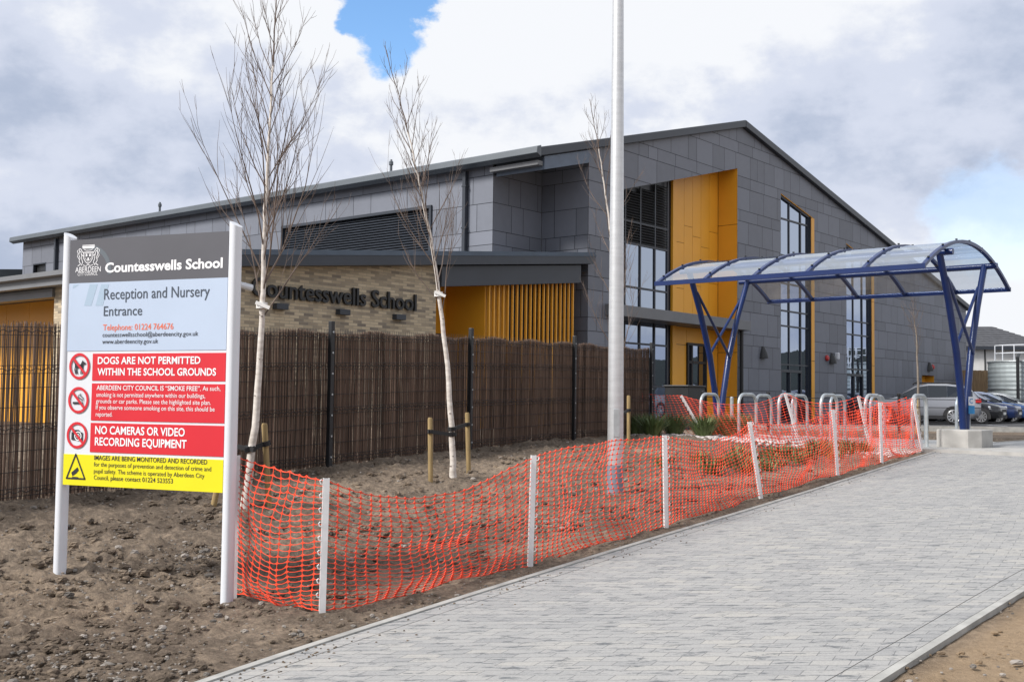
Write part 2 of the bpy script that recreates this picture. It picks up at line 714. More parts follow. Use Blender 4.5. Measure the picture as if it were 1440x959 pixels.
def ab(x, y):
    return x * G_.x + y * G_.y, x * L_.x + y * L_.y


xs = axis([(-700, -60, 80), (-60, -12, 4), (-12, -7, .25), (-7, 5, .045), (5, 10, .09), (10, 30, 1), (30, 700, 67)])
ys = axis([(-400, -10, 60), (-10, 4, 1.2), (4, 10, .04), (10, 15, .06), (15, 25, .1), (25, 70, 1.5), (70, 900, 80)])
me = bpy.data.meshes.new('ground')
vv = []
for y in ys:
    lx, rx = x_on(LE, y), x_on(RE, y)
    for x in xs:
        z = gz(x, y)
        if lx is not None and rx is not None and lx - .02 < x < rx + .02:
            z -= .10
        elif -9 < x < 11 and 3.5 < y < 26:
            e = 1.0
            if lx is not None and rx is not None:
                e = sst(min(abs(x - lx), abs(x - rx)), .0, .35)
            aa, bb = ab(x, y)
            if aa > 19.2 and -3 < bb < 14:
                e = 0
            q = Vector((x, y, 0))
            n = .045 * (mn.fractal(q * 1.3, 1., 2., 4)) + .050 * abs(mn.fractal(q * 4.5 + Vector((9, 3, 1)), .9, 2.1, 4)) \
                + .080 * max(0, mn.noise(q * 8)) ** 1.4 + .045 * abs(mn.noise(q * 14 + Vector((3, 3, 3)))) - .01
            calm = .55 + .45 * sst(path_d(x, y), .7, 2.0)     # trodden near the kerb, cloddy further in
            if x > (rx if rx is not None else 99):
                calm = .3
            z += (n - .015) * (.25 + .75 * e) * calm
            if rx is not None and x > rx:
                z -= .012
        aa, bb = ab(x, y)
        if (aa > 19.2 and -3 < bb < 14.4 and aa < 24.8):
            z = min(z, EYE - .84)
        vv.append((x, y, z))
nx = len(xs)
ff = [(j * nx + i, j * nx + i + 1, (j + 1) * nx + i + 1, (j + 1) * nx + i) for j in range(len(ys) - 1) for i in range(nx - 1)]
me.from_pydata(vv, [], ff)
me.polygons.foreach_set('use_smooth', [True] * len(me.polygons))
me.materials.append(M_SOIL)
go = bpy.data.objects.new('ground', me)
col.objects.link(go)
tag(go, 'bare brown soil with clods and stones', 'ground', kind='structure')

# path, its borders and edging
BW = .22


def strip(name, f0, f1, m, kind='structure'):
    mb = MB()
    s = 0
    for i in range(len(LE) - 1):
        q = []
        for k in (i, i + 1):
            l, r = LE[k], RE[k]
            wd = (r - l).length
            for f in (f0, f1):
                t = f(wd)
                p = l.lerp(r, t)
                q.append((Vector((p.x, p.y, gz(p.x, p.y, False) + .012)), t * wd))
        ds = ((LE[i + 1] - LE[i]).length + (RE[i + 1] - RE[i]).length) / 2
        mb.face([q[0][0], q[1][0], q[3][0], q[2][0]], [(q[0][1], s), (q[1][1], s), (q[3][1], s + ds), (q[2][1], s + ds)])
        s += ds
    return tag(mb.build(name, m), kind=kind)


tag(strip('path', lambda d: BW / d, lambda d: 1 - BW / d, M_PAVE), 'grey block paved path rising to the right', 'path')
tag(strip('path_border', lambda d: .06 / d, lambda d: (BW - .006) / d, M_PAVE), 'pale slab border along the soil side of the path', 'path border')
tag(strip('path_border', lambda d: 1 - (BW - .006) / d, lambda d: 1 - .02 / d, M_PAVE), 'pale slab border along the lower right side of the path', 'path border')


def edging(name, line, side, wd, up, label):
    mb = MB()
    for i in range(len(line) - 1):
        a, b = line[i], line[i + 1]
        q = []
        for dz in (-.12, up):
            for p, sgn in ((a, 0), (b, 0), (b, 1), (a, 1)):
                j = i if p is a else i + 1
                d = (line[min(j + 1, len(line) - 1)] - line[max(j - 1, 0)]).normalized()
                nrm = Vector((d.y, -d.x)) * side
                pp = p + nrm * (wd * sgn)
                q.append(Vector((pp.x, pp.y, gz(p.x, p.y, False) + dz)))
        mb.hexa(q)
    return tag(mb.build(name, M_KERB), label, 'kerb', kind='structure')


edging('kerb', RE, 1, .055, .022, 'thin concrete edging along the right of the path')
edging('kerb', LE, 1, .055, .022, 'thin concrete edging along the soil side of the path')

# apron under the shelter, car park, verge kerb
mb = MB()
zt = -.770
ap = [P(19.5, -3, zt), P(24.6, -3, zt), P(24.6, 13.6, zt), P(19.5, 13.6, zt)]
mb.prism([p - Vector((0, 0, .15)) for p in ap], (0, 0, .15))
tag(mb.build('paved_apron', M_CONC), 'pale concrete apron under the cycle shelter', 'paving', kind='structure')
mb = MB()
zc = EYE - .83
mb.face([(4, 37, zc), (90, 37, zc), (90, 100, zc), (4, 100, zc)])
tag(mb.build('car_park_road', M_ASPH), 'dark asphalt of the car park', 'road', kind='structure')
mb = MB()
mb.box((47, 36.9, EYE - .83), (86, .14, .24))
tag(mb.build('kerb', M_KERB), 'straight kerb between verge and car park', 'kerb', kind='structure')
mb = MB()
for k in range(9):
    x = 13.5 + k * 3.1
    mb.box((x, 47, zc + .006), (.09, 5.0, .004))
tag(mb.build('road_markings', M_WHITE), kind='structure')

# hills all round behind the viewer and to the right: they show in the windows
mb = MB()
prev = None
for k in range(0, 121):
    az = R(40 + k * 2)
    d = Vector((math.sin(az), math.cos(az), 0))
    h = 15 + 8 * mn.noise(Vector((k * .13, 3, 0))) + 3 * mn.noise(Vector((k * .6, 1, 0)))
    cur = (d * 230 + Vector((0, 0, 0)), d * 300 + Vector((0, 0, EYE + h)), d * 430 + Vector((0, 0, EYE + h * .9)))
    if prev:
        for i in (0, 1):
            mb.face([prev[i], cur[i], cur[i + 1], prev[i + 1]])
    prev = cur
tag(mb.build('hills', M_HILL, smooth=True), 'low dark hills around the site', 'hills', kind='structure')

# ------------------------------------------------------------------ the school
B0 = 21.8                                   # gable plane
ROOF = [(27.25, 7.95), (40.85, 11.55), (69.2, 5.95)]      # roof top line (a, z)


def roof_z(a):
    (a0, z0), (a1, z1), (a2, z2) = ROOF
    return z0 + (z1 - z0) * (a - a0) / (a1 - a0) if a < a1 else z1 + (z2 - z1) * (a - a1) / (a2 - a1)


school = thing('school_building', 'large grey panelled school with amber recesses and a low brick wing', 'building', P(41, B0, -.85))


def clad(name, a0, a1, z0, top, mapf, holes, seed, zbase=-.9):
    """a wall of fibre-cement panels: rows of mixed height, panels of mixed width; top: list of half-planes (p, q) keep z <= p*u+q;
    holes: convex polygons in (u, z)"""
    rnd = random.Random(seed)
    bm = bmesh.new()
    tl = bm.faces.layers.float.new('tone')
    z = zbase
    hs = [.92, .46, .92, .92, .46, .92, .46]
    r = 0
    zmax = 13
    while z < zmax:
        h = hs[r % len(hs)]
        u = a0 - rnd.random() * .8
        while u < a1:
            wd = rnd.choice([.62, .93, 1.24, 1.24, 1.55])
            x0, x1 = max(a0, u), min(a1, u + wd)
            if x1 - x0 > .02:
                g = .009
                f = bm.faces.new([bm.verts.new((x, 0, y)) for x, y in ((x0 + g, z + g), (x1 - g, z + g), (x1 - g, z + h - g), (x0 + g, z + h - g))])
                f[tl] = rnd.random() * .8
            u += wd
        z += h
        r += 1
    back = bm.faces.new([bm.verts.new(q) for q in ((a0, .03, z0), (a1, .03, z0), (a1, .03, zmax), (a0, .03, zmax))])
    back[tl] = -1

    def cut(p0, nrm, clear):
        bmesh.ops.bisect_plane(bm, geom=bm.verts[:] + bm.edges[:] + bm.faces[:], plane_co=p0, plane_no=nrm, clear_outer=clear)
    cut((0, 0, z0), (0, 0, -1), True)
    for p_, q_ in top:
        cut((0, 0, q_), (-p_, 0, 1), True)
    for h_ in holes:
        n = len(h_)
        for k in range(n):
            (x0, y0), (x1, y1) = h_[k], h_[(k + 1) % n]
            cut((x0, 0, y0), (-(y1 - y0), 0, x1 - x0), False)

    def inside(c, h_):
        s = 0
        for k in range(len(h_)):
            (x0, y0), (x1, y1) = h_[k], h_[(k + 1) % len(h_)]
            cr_ = (x1 - x0) * (c.z - y0) - (y1 - y0) * (c.x - x0)
            if s == 0:
                s = 1 if cr_ > 0 else -1
            elif (cr_ > 0) != (s > 0):
                return False
        return True
    dead = [f for f in bm.faces if any(inside(f.calc_center_median(), h_) for h_ in holes)]
    bmesh.ops.delete(bm, geom=dead, context='FACES')
    me_ = bpy.data.meshes.new(name)
    off = ORG[school.name]
    for v in bm.verts:
        v.co = mapf(v.co.x, v.co.y, v.co.z) - off
    for f in bm.faces:
        f.material_index = 1 if f[tl] < -.5 else 0
    bm.to_mesh(me_)
    bm.free()
    me_.materials.append(M_CLAD)
    me_.materials.append(M_JOINT)
    o = bpy.data.objects.new(name, me_)
    col.objects.link(o)
    o.parent = school
    ORG[o.name] = off
    return o


ENT = [(31.8, -1.2), (40.44, -1.2), (40.44, 9.5), (31.8, 7.28)]
WIN1 = [(44.33, -1.2), (47.69, -1.2), (47.69, 8.40), (44.33, 9.07)]
WIN2 = [(51.25, -1.2), (54.66, -1.2), (54.66, 7.02), (51.25, 7.69)]
FIRE = [(61.3, -1.2), (63.2, -1.2), (63.2, 1.6), (61.3, 1.6)]
sl1 = (ROOF[1][1] - ROOF[0][1]) / (ROOF[1][0] - ROOF[0][0])
sl2 = (ROOF[2][1] - ROOF[1][1]) / (ROOF[2][0] - ROOF[1][0])
tops = [(sl1, ROOF[0][1] - sl1 * ROOF[0][0] - .30), (sl2, ROOF[1][1] - sl2 * ROOF[1][0] - .30)]
clad('gable_wall', 30.13, 68.8, -1.2, tops, lambda u, d, z: P(u, B0 + d, z), [ENT, WIN1, WIN2, FIRE], 3)
zl = roof_z(27.55) - .30
LOUV = [(26.6, 4.2), (34.6, 4.2), (34.6, 6.60), (26.6, 6.60)]
SMALLW = [(53.04, 5.6), (54.28, 5.6), (54.28, 6.5), (53.04, 6.5)]
clad('side_wall', 23.79, 55.4, 2.5, [(0, zl)], lambda u, d, z: P(27.55 + d, u, z), [LOUV, SMALLW], 5)
clad('recess_wall', 27.55, 30.13, -1.2, [tops[0]], lambda u, d, z: P(u, 23.79 + d, z), [], 8)
clad('recess_wall', B0, 23.79, -1.2, [(0, roof_z(30.13) - .30)], lambda u, d, z: P(30.13 + d, u, z), [], 9)
mb = MB()                                    # the far ends, closed
mb.face([P(68.8, B0, -1.2), P(68.8, 60, -1.2), P(68.8, 60, 5.7), P(68.8, B0, 5.7)])
mb.face([P(27.55, 55.4, 2), P(68.8, 55.4, 2), P(68.8, 55.4, 5.7), P(40.85, 55.4, 11.2), P(27.55, 55.4, 7.7)])
mb.build('rear_wall', M_BEAM, school)

# roof: two slabs with a darker edge
vb0, vb1, th = 21.62, 55.9, .30
mb = MB()
for (a0, z0), (a1, z1) in zip(ROOF, ROOF[1:]):
    mb.hexa([P(a0, vb0, z0 - th), P(a1, vb0, z1 - th), P(a1, vb1, z1 - th), P(a0, vb1, z0 - th), P(a0, vb0, z0), P(a1, vb0, z1), P(a1, vb1, z1), P(a0, vb1, z0)])
roof = mb.build('roof', M_DARK, school, bevel=.03)
mb = MB()                                    # eave gutter along the side wall
mb.prism([P(27.25, 21.55, 8.0), P(27.05, 21.55, 7.93), P(27.02, 21.55, 7.72), P(27.25, 21.55, 7.62)], L_ * 34.3)
mb.build('gutter', M_ROOFM, roof, bevel=.015)
mb = MB()                                    # boxed soffit under the roof corner
mb.hexa([P(27.6, 21.7, 7.30), P(30.1, 21.7, 7.95), P(30.1, 23.7, 7.95), P(27.6, 23.7, 7.30),
         P(27.6, 21.7, 7.72), P(30.1, 21.7, 8.38), P(30.1, 23.7, 8.38), P(27.6, 23.7, 7.72)])
mb.build('soffit', M_SOFFIT, roof)
mb = MB()
mb.hexa([P(27.32, 21.75, 7.42), P(27.58, 21.75, 7.42), P(27.58, 23.75, 7.42), P(27.32, 23.75, 7.42), P(27.32, 21.75, 7.56), P(27.58, 21.75, 7.56), P(27.58, 23.75, 7.56), P(27.32, 23.75, 7.56)])
mb.build('soffit_rail', M_BEAM, roof)
for b_, a_ in ((29.3, 28.2), (44.5, 28.4)):
    mb = MB()
    p = P(a_, b_, roof_z(a_))
    mb.tube([p, p + Vector((0, 0, .28)), p + Vector((0, 0, .30)), p + Vector((0, 0, .42)), p + Vector((0, 0, .44)), p + Vector((0, 0, .50))], [.05, .05, .08, .08, .05, .04], 10)
    mb.build('roof_vent', M_ROOFM, roof)

for b_ in (24.95, 51.9):                     # downpipes
    mb = MB()
    mb.box(P(27.46, b_, 5.4), (.16, .13, 4.4), (G_, L_, Vector((0, 0, 1))))
    for z in (4.2, 5.7, 7.1):
        mb.box(P(27.46, b_, z), (.18, .19, .05), (G_, L_, Vector((0, 0, 1))))
    mb.build('downpipe', M_DARK, school)


def frame_bar(mb, p, q, wd, dp, nrm):
    """a square bar from p to q"""
    p, q = Vector(p), Vector(q)
    d = (q - p).normalized()
    s = d.cross(nrm).normalized()
    c = (p + q) / 2
    mb.box(c, (wd, dp, (q - p).length), (s, nrm, d))


# side-wall louvre
mb = MB()
for k in range(26):
    z = 4.22 + k * .093
    mb.hexa([P(27.58, 26.62, z), P(27.66, 26.62, z + .07), P(27.66, 34.58, z + .07), P(27.58, 34.58, z),
             P(27.58, 26.62, z + .012), P(27.66, 26.62, z + .085), P(27.66, 34.58, z + .085), P(27.58, 34.58, z + .012)])
lv = mb.build('louvre', M_DARK, school)
mb = MB()
mb.box(P(27.75, 30.6, 5.4), (.02, 8.2, 2.6), (G_, L_, Vector((0, 0, 1))))
mb.build('backing', M_BLACK, lv)
mb = MB()
for p, q in ((P(27.56, 26.6, 4.2), P(27.56, 26.6, 6.6)), (P(27.56, 34.6, 4.2), P(27.56, 34.6, 6.6)), (P(27.56, 26.55, 6.6), P(27.56, 34.65, 6.6))):
    frame_bar(mb, p, q, .10, .16, G_)
mb.build('frame', M_DARK, lv)
mb = MB()
mb.box(P(27.72, 53.66, 6.05), (.03, 1.3, 1.0), (G_, L_, Vector((0, 0, 1))))
wv = mb.build('window', M_BLACK, school)
mb = MB()
for p, q in ((P(27.6, 53.04, 5.6), P(27.6, 53.04, 6.5)), (P(27.6, 54.28, 5.6), P(27.6, 54.28, 6.5)), (P(27.6, 53, 6.5), P(27.6, 54.3, 6.5))):
    frame_bar(mb, p, q, .06, .12, G_)
mb.build('frame', M_DARK, wv)

# --- entrance recess
D = .88
EB = B0 + D


def ent_top(a):
    return 7.28 + (a - 31.8) * (9.5 - 7.28) / (40.44 - 31.8)


mb = MB()                                    # amber cladding: back panels and right reveal
ed = [37.1, 37.75, 38.4, 39.05, 39.7, 40.42]
rnd = random.Random(4)
for k in range(5):
    x0, x1 = ed[k] + .008, ed[k + 1] - .008
    js = [3.3, 4.4 + .5 * (k % 2) + .1 * k, 6.2 + .35 * ((k * 2) % 3), ent_top(x0)]
    for j in range(3):
        z0, z1 = js[j] + .008, js[j + 1] - .008
        if j == 2:
            mb.prism([P(x0, EB, z0), P(x1, EB, z0), P(x1, EB, ent_top(x1)), P(x0, EB, ent_top(x0))], L_ * .03)
        else:
            mb.prism([P(x0, EB, z0), P(x1, EB, z0), P(x1, EB, z1), P(x0, EB, z1)], L_ * .03)
for z0, z1 in ((-1.1, 2.2), (2.22, 2.9)):    # below the canopy, left and right of the door
    for x0, x1 in ((37.1, 37.95), (39.45, 40.42)):
        mb.prism([P(x0 + .008, EB, z0), P(x1 - .008, EB, z0), P(x1 - .008, EB, z1), P(x0 + .008, EB, z1)], L_ * .03)
mb.prism([P(37.96, EB, 2.3), P(39.44, EB, 2.3), P(39.44, EB, 2.9), P(37.96, EB, 2.9)], L_ * .03)
for z0, z1 in ((-1.1, 2.0), (2.02, 2.9), (3.3, 7.2), (7.22, 9.5)):
    mb.prism([P(40.43, B0 + .01, z0), P(40.43, EB - .01, z0), P(40.43, EB - .01, z1), P(40.43, B0 + .01, z1)], G_ * .03)
mb.build('amber_cladding', M_AMBER, school)
mb = MB()
mb.prism([P(36.8, EB - .08, -1.1), P(37.08, EB - .08, -1.1), P(37.08, EB - .08, ent_top(37.08)), P(36.8, EB - .08, ent_top(36.8))], L_ * .1)
mb.build('amber_fin', M_AMBER, school)
mb = MB()
mb.face([P(31.8, EB + .05, -1.2), P(40.5, EB + .05, -1.2), P(40.5, EB + .05, 9.6), P(31.8, EB + .05, 7.4)])
mb.face([P(31.8, B0, -1.2), P(31.8, EB + .05, -1.2), P(31.8, EB + .05, 7.3), P(31.8, B0, 7.3)])
mb.face([P(31.8, B0 + .02, 7.285), P(40.46, B0 + .02, 9.505), P(40.46, EB + .05, 9.505), P(31.8, EB + .05, 7.285)])
mb.build('recess_lining', M_DARK, school)


def curtain(name, a_list, z_list, topf, bpl, louv_from=None, dark_rows=()):
    """mullioned glazing in the plane b = bpl"""
    fr = MB()
    for a in a_list:
        frame_bar(fr, P(a, bpl, z_list[0]), P(a, bpl, topf(a)), .07, .05, L_)
    for z in z_list:
        frame_bar(fr, P(a_list[0], bpl, z), P(a_list[-1], bpl, z), .07, .045, L_)
    frame_bar(fr, P(a_list[0], bpl, topf(a_list[0])), P(a_list[-1], bpl, topf(a_list[-1])), .12, .13, L_)
    win = fr.build(name, M_DARK, school)
    gl = MB()
    for i in range(len(a_list) - 1):
        x0, x1 = a_list[i], a_list[i + 1]
        zz = [z for z in z_list if louv_from is None or z <= louv_from]
        for j, z0 in enumerate(zz):
            if j + 1 < len(zz):
                z1a = z1b = zz[j + 1]
            elif louv_from is None:
                z1a, z1b = topf(x0), topf(x1)
            else:
                continue
            tl_ = (rnd.random() - .5) * .012
            gl.face([P(x0, bpl + .02, z0), P(x1, bpl + .02 + tl_, z0), P(x1, bpl + .02 + tl_, z1b), P(x0, bpl + .02, z1a)])
    gl.build('glass', M_GLASS, win)
    if louv_from is not None:
        sl = MB()
        for i in range(len(a_list) - 1):
            x0, x1 = a_list[i] + .04, a_list[i + 1] - .04
            z = louv_from + .06
            while z < topf(x0) - .12:
                sl.hexa([P(x0, bpl - .03, z), P(x1, bpl - .03, z), P(x1, bpl + .04, z + .07), P(x0, bpl + .04, z + .07),
                         P(x0, bpl - .03, z + .012), P(x1, bpl - .03, z + .012), P(x1, bpl + .04, z + .082), P(x0, bpl + .04, z + .082)])
                z += .1
        sl.build('louvre', M_BLACK, win)
    return win


curtain('entrance_window', [31.95, 33.55, 34.55, 35.55, 36.45], [-1.1, .55, 2.1, 2.95], lambda a: 3.3, EB - .05)
curtain('entrance_window', [31.95, 33.55, 34.55, 35.55, 36.45], [3.3, 4.15, 5.75, 6.55], ent_top, EB - .05, louv_from=5.75)
# door in the amber wall
mb = MB()
for p, q in ((P(38.0, EB - .02, -1.1), P(38.0, EB - .02, 2.28)), (P(39.4, EB - .02, -1.1), P(39.4, EB - .02, 2.28)), (P(37.96, EB - .02, 2.26), P(39.44, EB - .02, 2.26)),
             (P(38.3, EB - .02, -1.1), P(38.3, EB - .02, 2.26)), (P(38, EB - .02, 1.55), P(39.4, EB - .02, 1.55))):
    frame_bar(mb, p, q, .1, .1, L_)
dr = mb.build('entrance_door', M_BLACK, school)
mb = MB()
mb.face([P(38, EB, -1.1), P(39.4, EB, -1.1), P(39.4, EB, 2.26), P(38, EB, 2.26)])
mb.build('glass', M_GLASS, dr)
mb = MB()
mb.tube([P(38.45, EB - .12, .1), P(38.45, EB - .12, .6)], .02, 8)
mb.build('handle', M_GALV, dr)
# canopy over the entrance
mb = MB()
mb.hexa([P(31.15, B0 - .32, 2.90), P(41.0, B0 - .32, 2.90), P(41.0, EB - .06, 2.90), P(31.15, EB - .06, 2.90),
         P(31.15, B0 - .32, 3.29), P(41.0, B0 - .32, 3.29), P(41.0, EB - .06, 3.29), P(31.15, EB - .06, 3.29)])
mb.build('entrance_canopy', M_BEAM, school, bevel=.012)
mb = MB()
mb.tube([P(40.62, B0 - .1, -1.0), P(40.62, B0 - .1, 2.88)], .075, 10)
mb.build('canopy_post', M_BLACK, school)


def slot(name, W, tr, mull):
    """a tall window with an amber reveal on its right"""
    a0, a1 = W[0][0], W[1][0]
    tf = lambda a: W[3][1] + (a - a0) * (W[2][1] - W[3][1]) / (a1 - a0)
    ag = a1 - .42
    win = curtain(name, mull, tr, lambda a: tf(a) - .05, B0 + .12)
    am = MB()
    js = [-1.1, 1.9, 5.1, tf(a1)]
    for z0, z1 in zip(js, js[1:]):
        am.prism([P(a1 - .02, B0 + .004, z0 + .01), P(a1 - .02, B0 + .2, z0 + .01), P(a1 - .02, B0 + .2, z1 - .01), P(a1 - .02, B0 + .004, z1 - .01)], G_ * .03)
        am.prism([P(a1 - .34, B0 - .012, z0 + .01), P(a1 - .02, B0 - .012, z0 + .01), P(a1 - .02, B0 - .012, z1 - .01 - (0 if z1 < 6 else -.0)), P(a1 - .34, B0 - .012, z1 - .01)], L_ * .02)
    am.build('amber_reveal', M_AMBER, win)
    ln_ = MB()
    ln_.face([P(a0, B0 + .2, -1.2), P(a1, B0 + .2, -1.2), P(a1, B0 + .2, tf(a1)), P(a0, B0 + .2, tf(a0))])
    ln_.face([P(a0, B0 + .03, -1.2), P(a0, B0 + .2, -1.2), P(a0, B0 + .2, tf(a0)), P(a0, B0 + .03, tf(a0))])
    ln_.face([P(a1 - .36, B0 + .0, -1.2), P(a1 - .36, B0 + .2, -1.2), P(a1 - .36, B0 + .2, tf(a1 - .36)), P(a1 - .36, B0 + .0, tf(a1 - .36))])
    ln_.build('lining', M_DARK, win)
    rv = MB()
    rv.prism([P(a0, B0 + .01, tf(a0)), P(a1, B0 + .01, tf(a1)), P(a1, B0 + .2, tf(a1)), P(a0, B0 + .2, tf(a0))], (0, 0, -.03))
    rv.build('head_reveal', M_AMBER, win)
    # the glazed door leaf at the foot of the window
    dd = MB()
    dm = (mull[0], mull[1], mull[2])
    for a in (dm[0] + .1, dm[1], dm[2] - .05):
        frame_bar(dd, P(a, B0 + .08, -1.1), P(a, B0 + .08, 1.35), .10, .05, L_)
    frame_bar(dd, P(dm[0], B0 + .08, 1.38), P(dm[2], B0 + .08, 1.38), .12, .05, L_)
    frame_bar(dd, P(dm[0], B0 + .08, .15), P(dm[2], B0 + .08, .15), .05, .06, L_)
    dd.build('door_frame', M_DARK, win)
    return win


slot('tall_window', WIN1, [-1.1, 1.66, 3.34, 4.0, 5.2, 6.42, 8.02], [44.36, 45.35, 46.5, 47.3])
slot('tall_window', WIN2, [-1.1, 1.66, 3.34, 4.0, 5.2, 6.42], [51.28, 52.3, 53.4, 54.28])
# fire exit recess
mb = MB()
mb.face([P(61.3, B0 + .5, -1.2), P(63.2, B0 + .5, -1.2), P(63.2, B0 + .5, 1.6), P(61.3, B0 + .5, 1.6)])
mb.face([P(61.3, B0 + .03, 1.6), P(63.2, B0 + .03, 1.6), P(63.2, B0 + .5, 1.6), P(61.3, B0 + .5, 1.6)])
fd = mb.build('fire_door', M_DARK, school)
mb = MB()
mb.prism([P(63.17, B0 - .004, -1.1), P(63.17, B0 + .49, -1.1), P(63.17, B0 + .49, 1.6), P(63.17, B0 - .004, 1.6)], G_ * .03)
mb.prism([P(62.4, B0 + .46, -1.1), P(63.16, B0 + .46, -1.1), P(63.16, B0 + .46, 1.58), P(62.4, B0 + .46, 1.58)], L_ * .03)
mb.build('amber_reveal', M_AMBER, fd)
M_RED = mat('alarm_red', (.45, .03, .03), .4)
for a_, extra in ((42.61, 0), (49.49, 2), (62.37, 1)):
    mb = MB()
    z = 2.06
    ring = []
    for k in range(7):
        t = k / 6
        r_ = .06 + .17 * math.sin(t * 1.45)
        for j in range(10):
            an = math.pi * j / 9
            ring.append(P(a_ - r_ * math.cos(an), B0 - .01 - r_ * 1.1 * math.sin(an), z + .28 - .5 * t))
    b0 = len(mb.v)
    mb.v += ring
    for k in range(6):
        for j in range(9):
            mb.f.append((b0 + k * 10 + j, b0 + k * 10 + j + 1, b0 + k * 10 + 11 + j, b0 + k * 10 + 10 + j))
    mb.f.append(tuple(b0 + 60 + j for j in range(10)))
    mb.f.append(tuple(b0 + j for j in range(10))[::-1])
    mb.build('wall_light', M_BLACK, school, smooth=True)
    if extra:
        mb = MB()
        c = P(a_ + (.55 if extra == 1 else -.55), B0 - .01, z + .02)
        mb.tube([c, c - L_ * .06, c - L_ * .11], [.14, .14, .08], 12)
        mb.build('alarm_sounder', M_RED, school)
    if extra == 2:
        mb = MB()
        c = P(a_ + .42, B0 - .01, z + .14)
        mb.box(c - L_ * .1, (.2, .2, .34), (G_, L_, Vector((0, 0, 1))))
        mb.build('camera_housing', M_WHITE, school, bevel=.05)


# --- low brick wing
def low_z(a):
    return 3.45 + .104 * (a - 16)


UVW = lambda a, z: (a, z)
mb = MB()


def brick_face(pts):
    mb.face([P(*p) for p in pts], [((p[0] + p[1]), p[2]) for p in pts])


b1 = B0 + .02
brick_face([(15.8, b1, -1.3), (22.85, b1, -1.3), (22.85, b1, low_z(22.85) - .4), (15.8, b1, low_z(15.8) - .4)])
brick_face([(15.8, 29.87, -1.3), (15.8, b1, -1.3), (15.8, b1, 3.1), (15.8, 29.87, 3.1)])
brick_face([(22.85, b1, -1.3), (22.85, 23.6, -1.3), (22.85, 23.6, 3.75), (22.85, b1, 3.75)])
brick_face([(17.4, 29.87, -1.3), (15.8, 29.87, -1.3), (15.8, 29.87, 3.1), (17.4, 29.87, 3.1)])
mb.build('brick_wall', M_BRICK, school)
mb = MB()                                    # roof slab of the wing
a0, a1 = 15.35, 30.10
bf, bk = 21.42, 46.0
mb.hexa([P(a0, bf, low_z(a0) - .14), P(a1, bf, low_z(a1) - .14), P(a1, bk, low_z(a1) - .14), P(a0, bk, low_z(a0) - .14),
         P(a0, bf + .1, low_z(a0)), P(a1, bf + .1, low_z(a1)), P(a1, bk, low_z(a1)), P(a0, bk, low_z(a0))])
wr = mb.build('wing_roof', mat('wing_roof_metal', (.032, .045, .064), .55, spec=.35, var=.08), school)
mb = MB()
mb.prism([P(a0 - .01, bf + .06, low_z(a0) - .01), P(a0 - .14, bf + .06, low_z(a0) - .03), P(a0 - .14, bf + .06, low_z(a0) - .16), P(a0 - .01, bf + .06, low_z(a0) - .2)], L_ * 24.5)
mb.build('gutter', M_BEAM, wr)
mb = MB()
mb.hexa([P(a0 + .02, bf + .015, low_z(a0) - .40), P(a1 - .12, bf + .015, low_z(a1) - .40), P(a1 - .02, bf + .5, low_z(a1) - .40), P(a0 + .02, bf + .5, low_z(a0) - .40),
         P(a0 + .02, bf + .015, low_z(a0) - .143), P(a1 - .02, bf + .015, low_z(a1) - .143), P(a1 - .02, bf + .5, low_z(a1) - .143), P(a0 + .02, bf + .5, low_z(a0) - .143)])
mb.build('verge_fascia', M_DARK, wr)
mb = MB()
mb.box(P(15.6, 33.8, low_z(15.5) - .28), (.46, 24.6, .27), (G_, L_, Vector((0, 0, 1))))
mb.build('eave_fascia', M_BEAM, wr)
mb = MB()
mb.hexa([P(22.86, bf + .2, low_z(22.86) - 1.0), P(29.5, bf + .2, low_z(29.5) - 1.0), P(29.5, bf + .6, low_z(29.5) - 1.0), P(22.86, bf + .6, low_z(22.86) - 1.0),
         P(22.86, bf + .2, low_z(22.86) - .42), P(29.5, bf + .2, low_z(29.5) - .42), P(29.5, bf + .6, low_z(29.5) - .42), P(22.86, bf + .6, low_z(22.86) - .42)])
mb.build('porch_beam', M_DARK, school)
mb = MB()
mb.box(P(15.9, 38, 2.84), (.36, 16.3, .24), (G_, L_, Vector((0, 0, 1))))
mb.build('porch_beam', M_BEAM, school)
mb = MB()
for k in range(4):
    x0, x1 = 22.87 + k * 1.3, 22.87 + (k + 1) * 1.3 - .016
    mb.prism([P(x0, 23.6, 2.0), P(x1, 23.6, 2.0), P(x1, 23.6, 3.9), P(x0, 23.6, 3.9)], L_ * .03)
mb.build('porch_cladding', M_AMBER, school)
mb = MB()
mb.prism([P(25.15, 22.0, -1.1), P(25.15, 23.6, -1.1), P(25.15, 23.6, 3.45), P(25.15, 22.0, 3.45)], G_ * .04)
mb.build('porch_return', M_AMBER, school)
mb = MB()
for k in range(9):
    y0, y1 = 29.95 + k * 1.5, 29.95 + (k + 1) * 1.5 - .016
    mb.prism([P(17.4, y0, -1.1), P(17.4, y1, -1.1), P(17.4, y1, 3.0), P(17.4, y0, 3.0)], G_ * .03)
mb.build('porch_cladding', M_AMBER, school)
mb = MB()
mb.face([P(22.86, 23.62, -1.2), P(30.1, 23.62, -1.2), P(30.1, 23.62, 4.2), P(22.86, 23.62, 4.2)])
mb.build('porch_glazing', M_BLACK, school)
mb = MB()                                    # porch soffit
mb.face([P(22.86, bf + .3, low_z(22.86) - .62), P(30.1, bf + .3, low_z(30.1) - .62), P(30.1, 23.7, low_z(30.1) - .62), P(22.86, 23.7, low_z(22.86) - .62)])
mb.build('porch_soffit', M_DARK, school)
mb = MB()
mb.face([P(15.7, 29.9, 2.9), P(17.5, 29.9, 2.9), P(17.5, 46, 2.9), P(15.7, 46, 2.9)])
mb.build('porch_soffit', M_DARK, school)
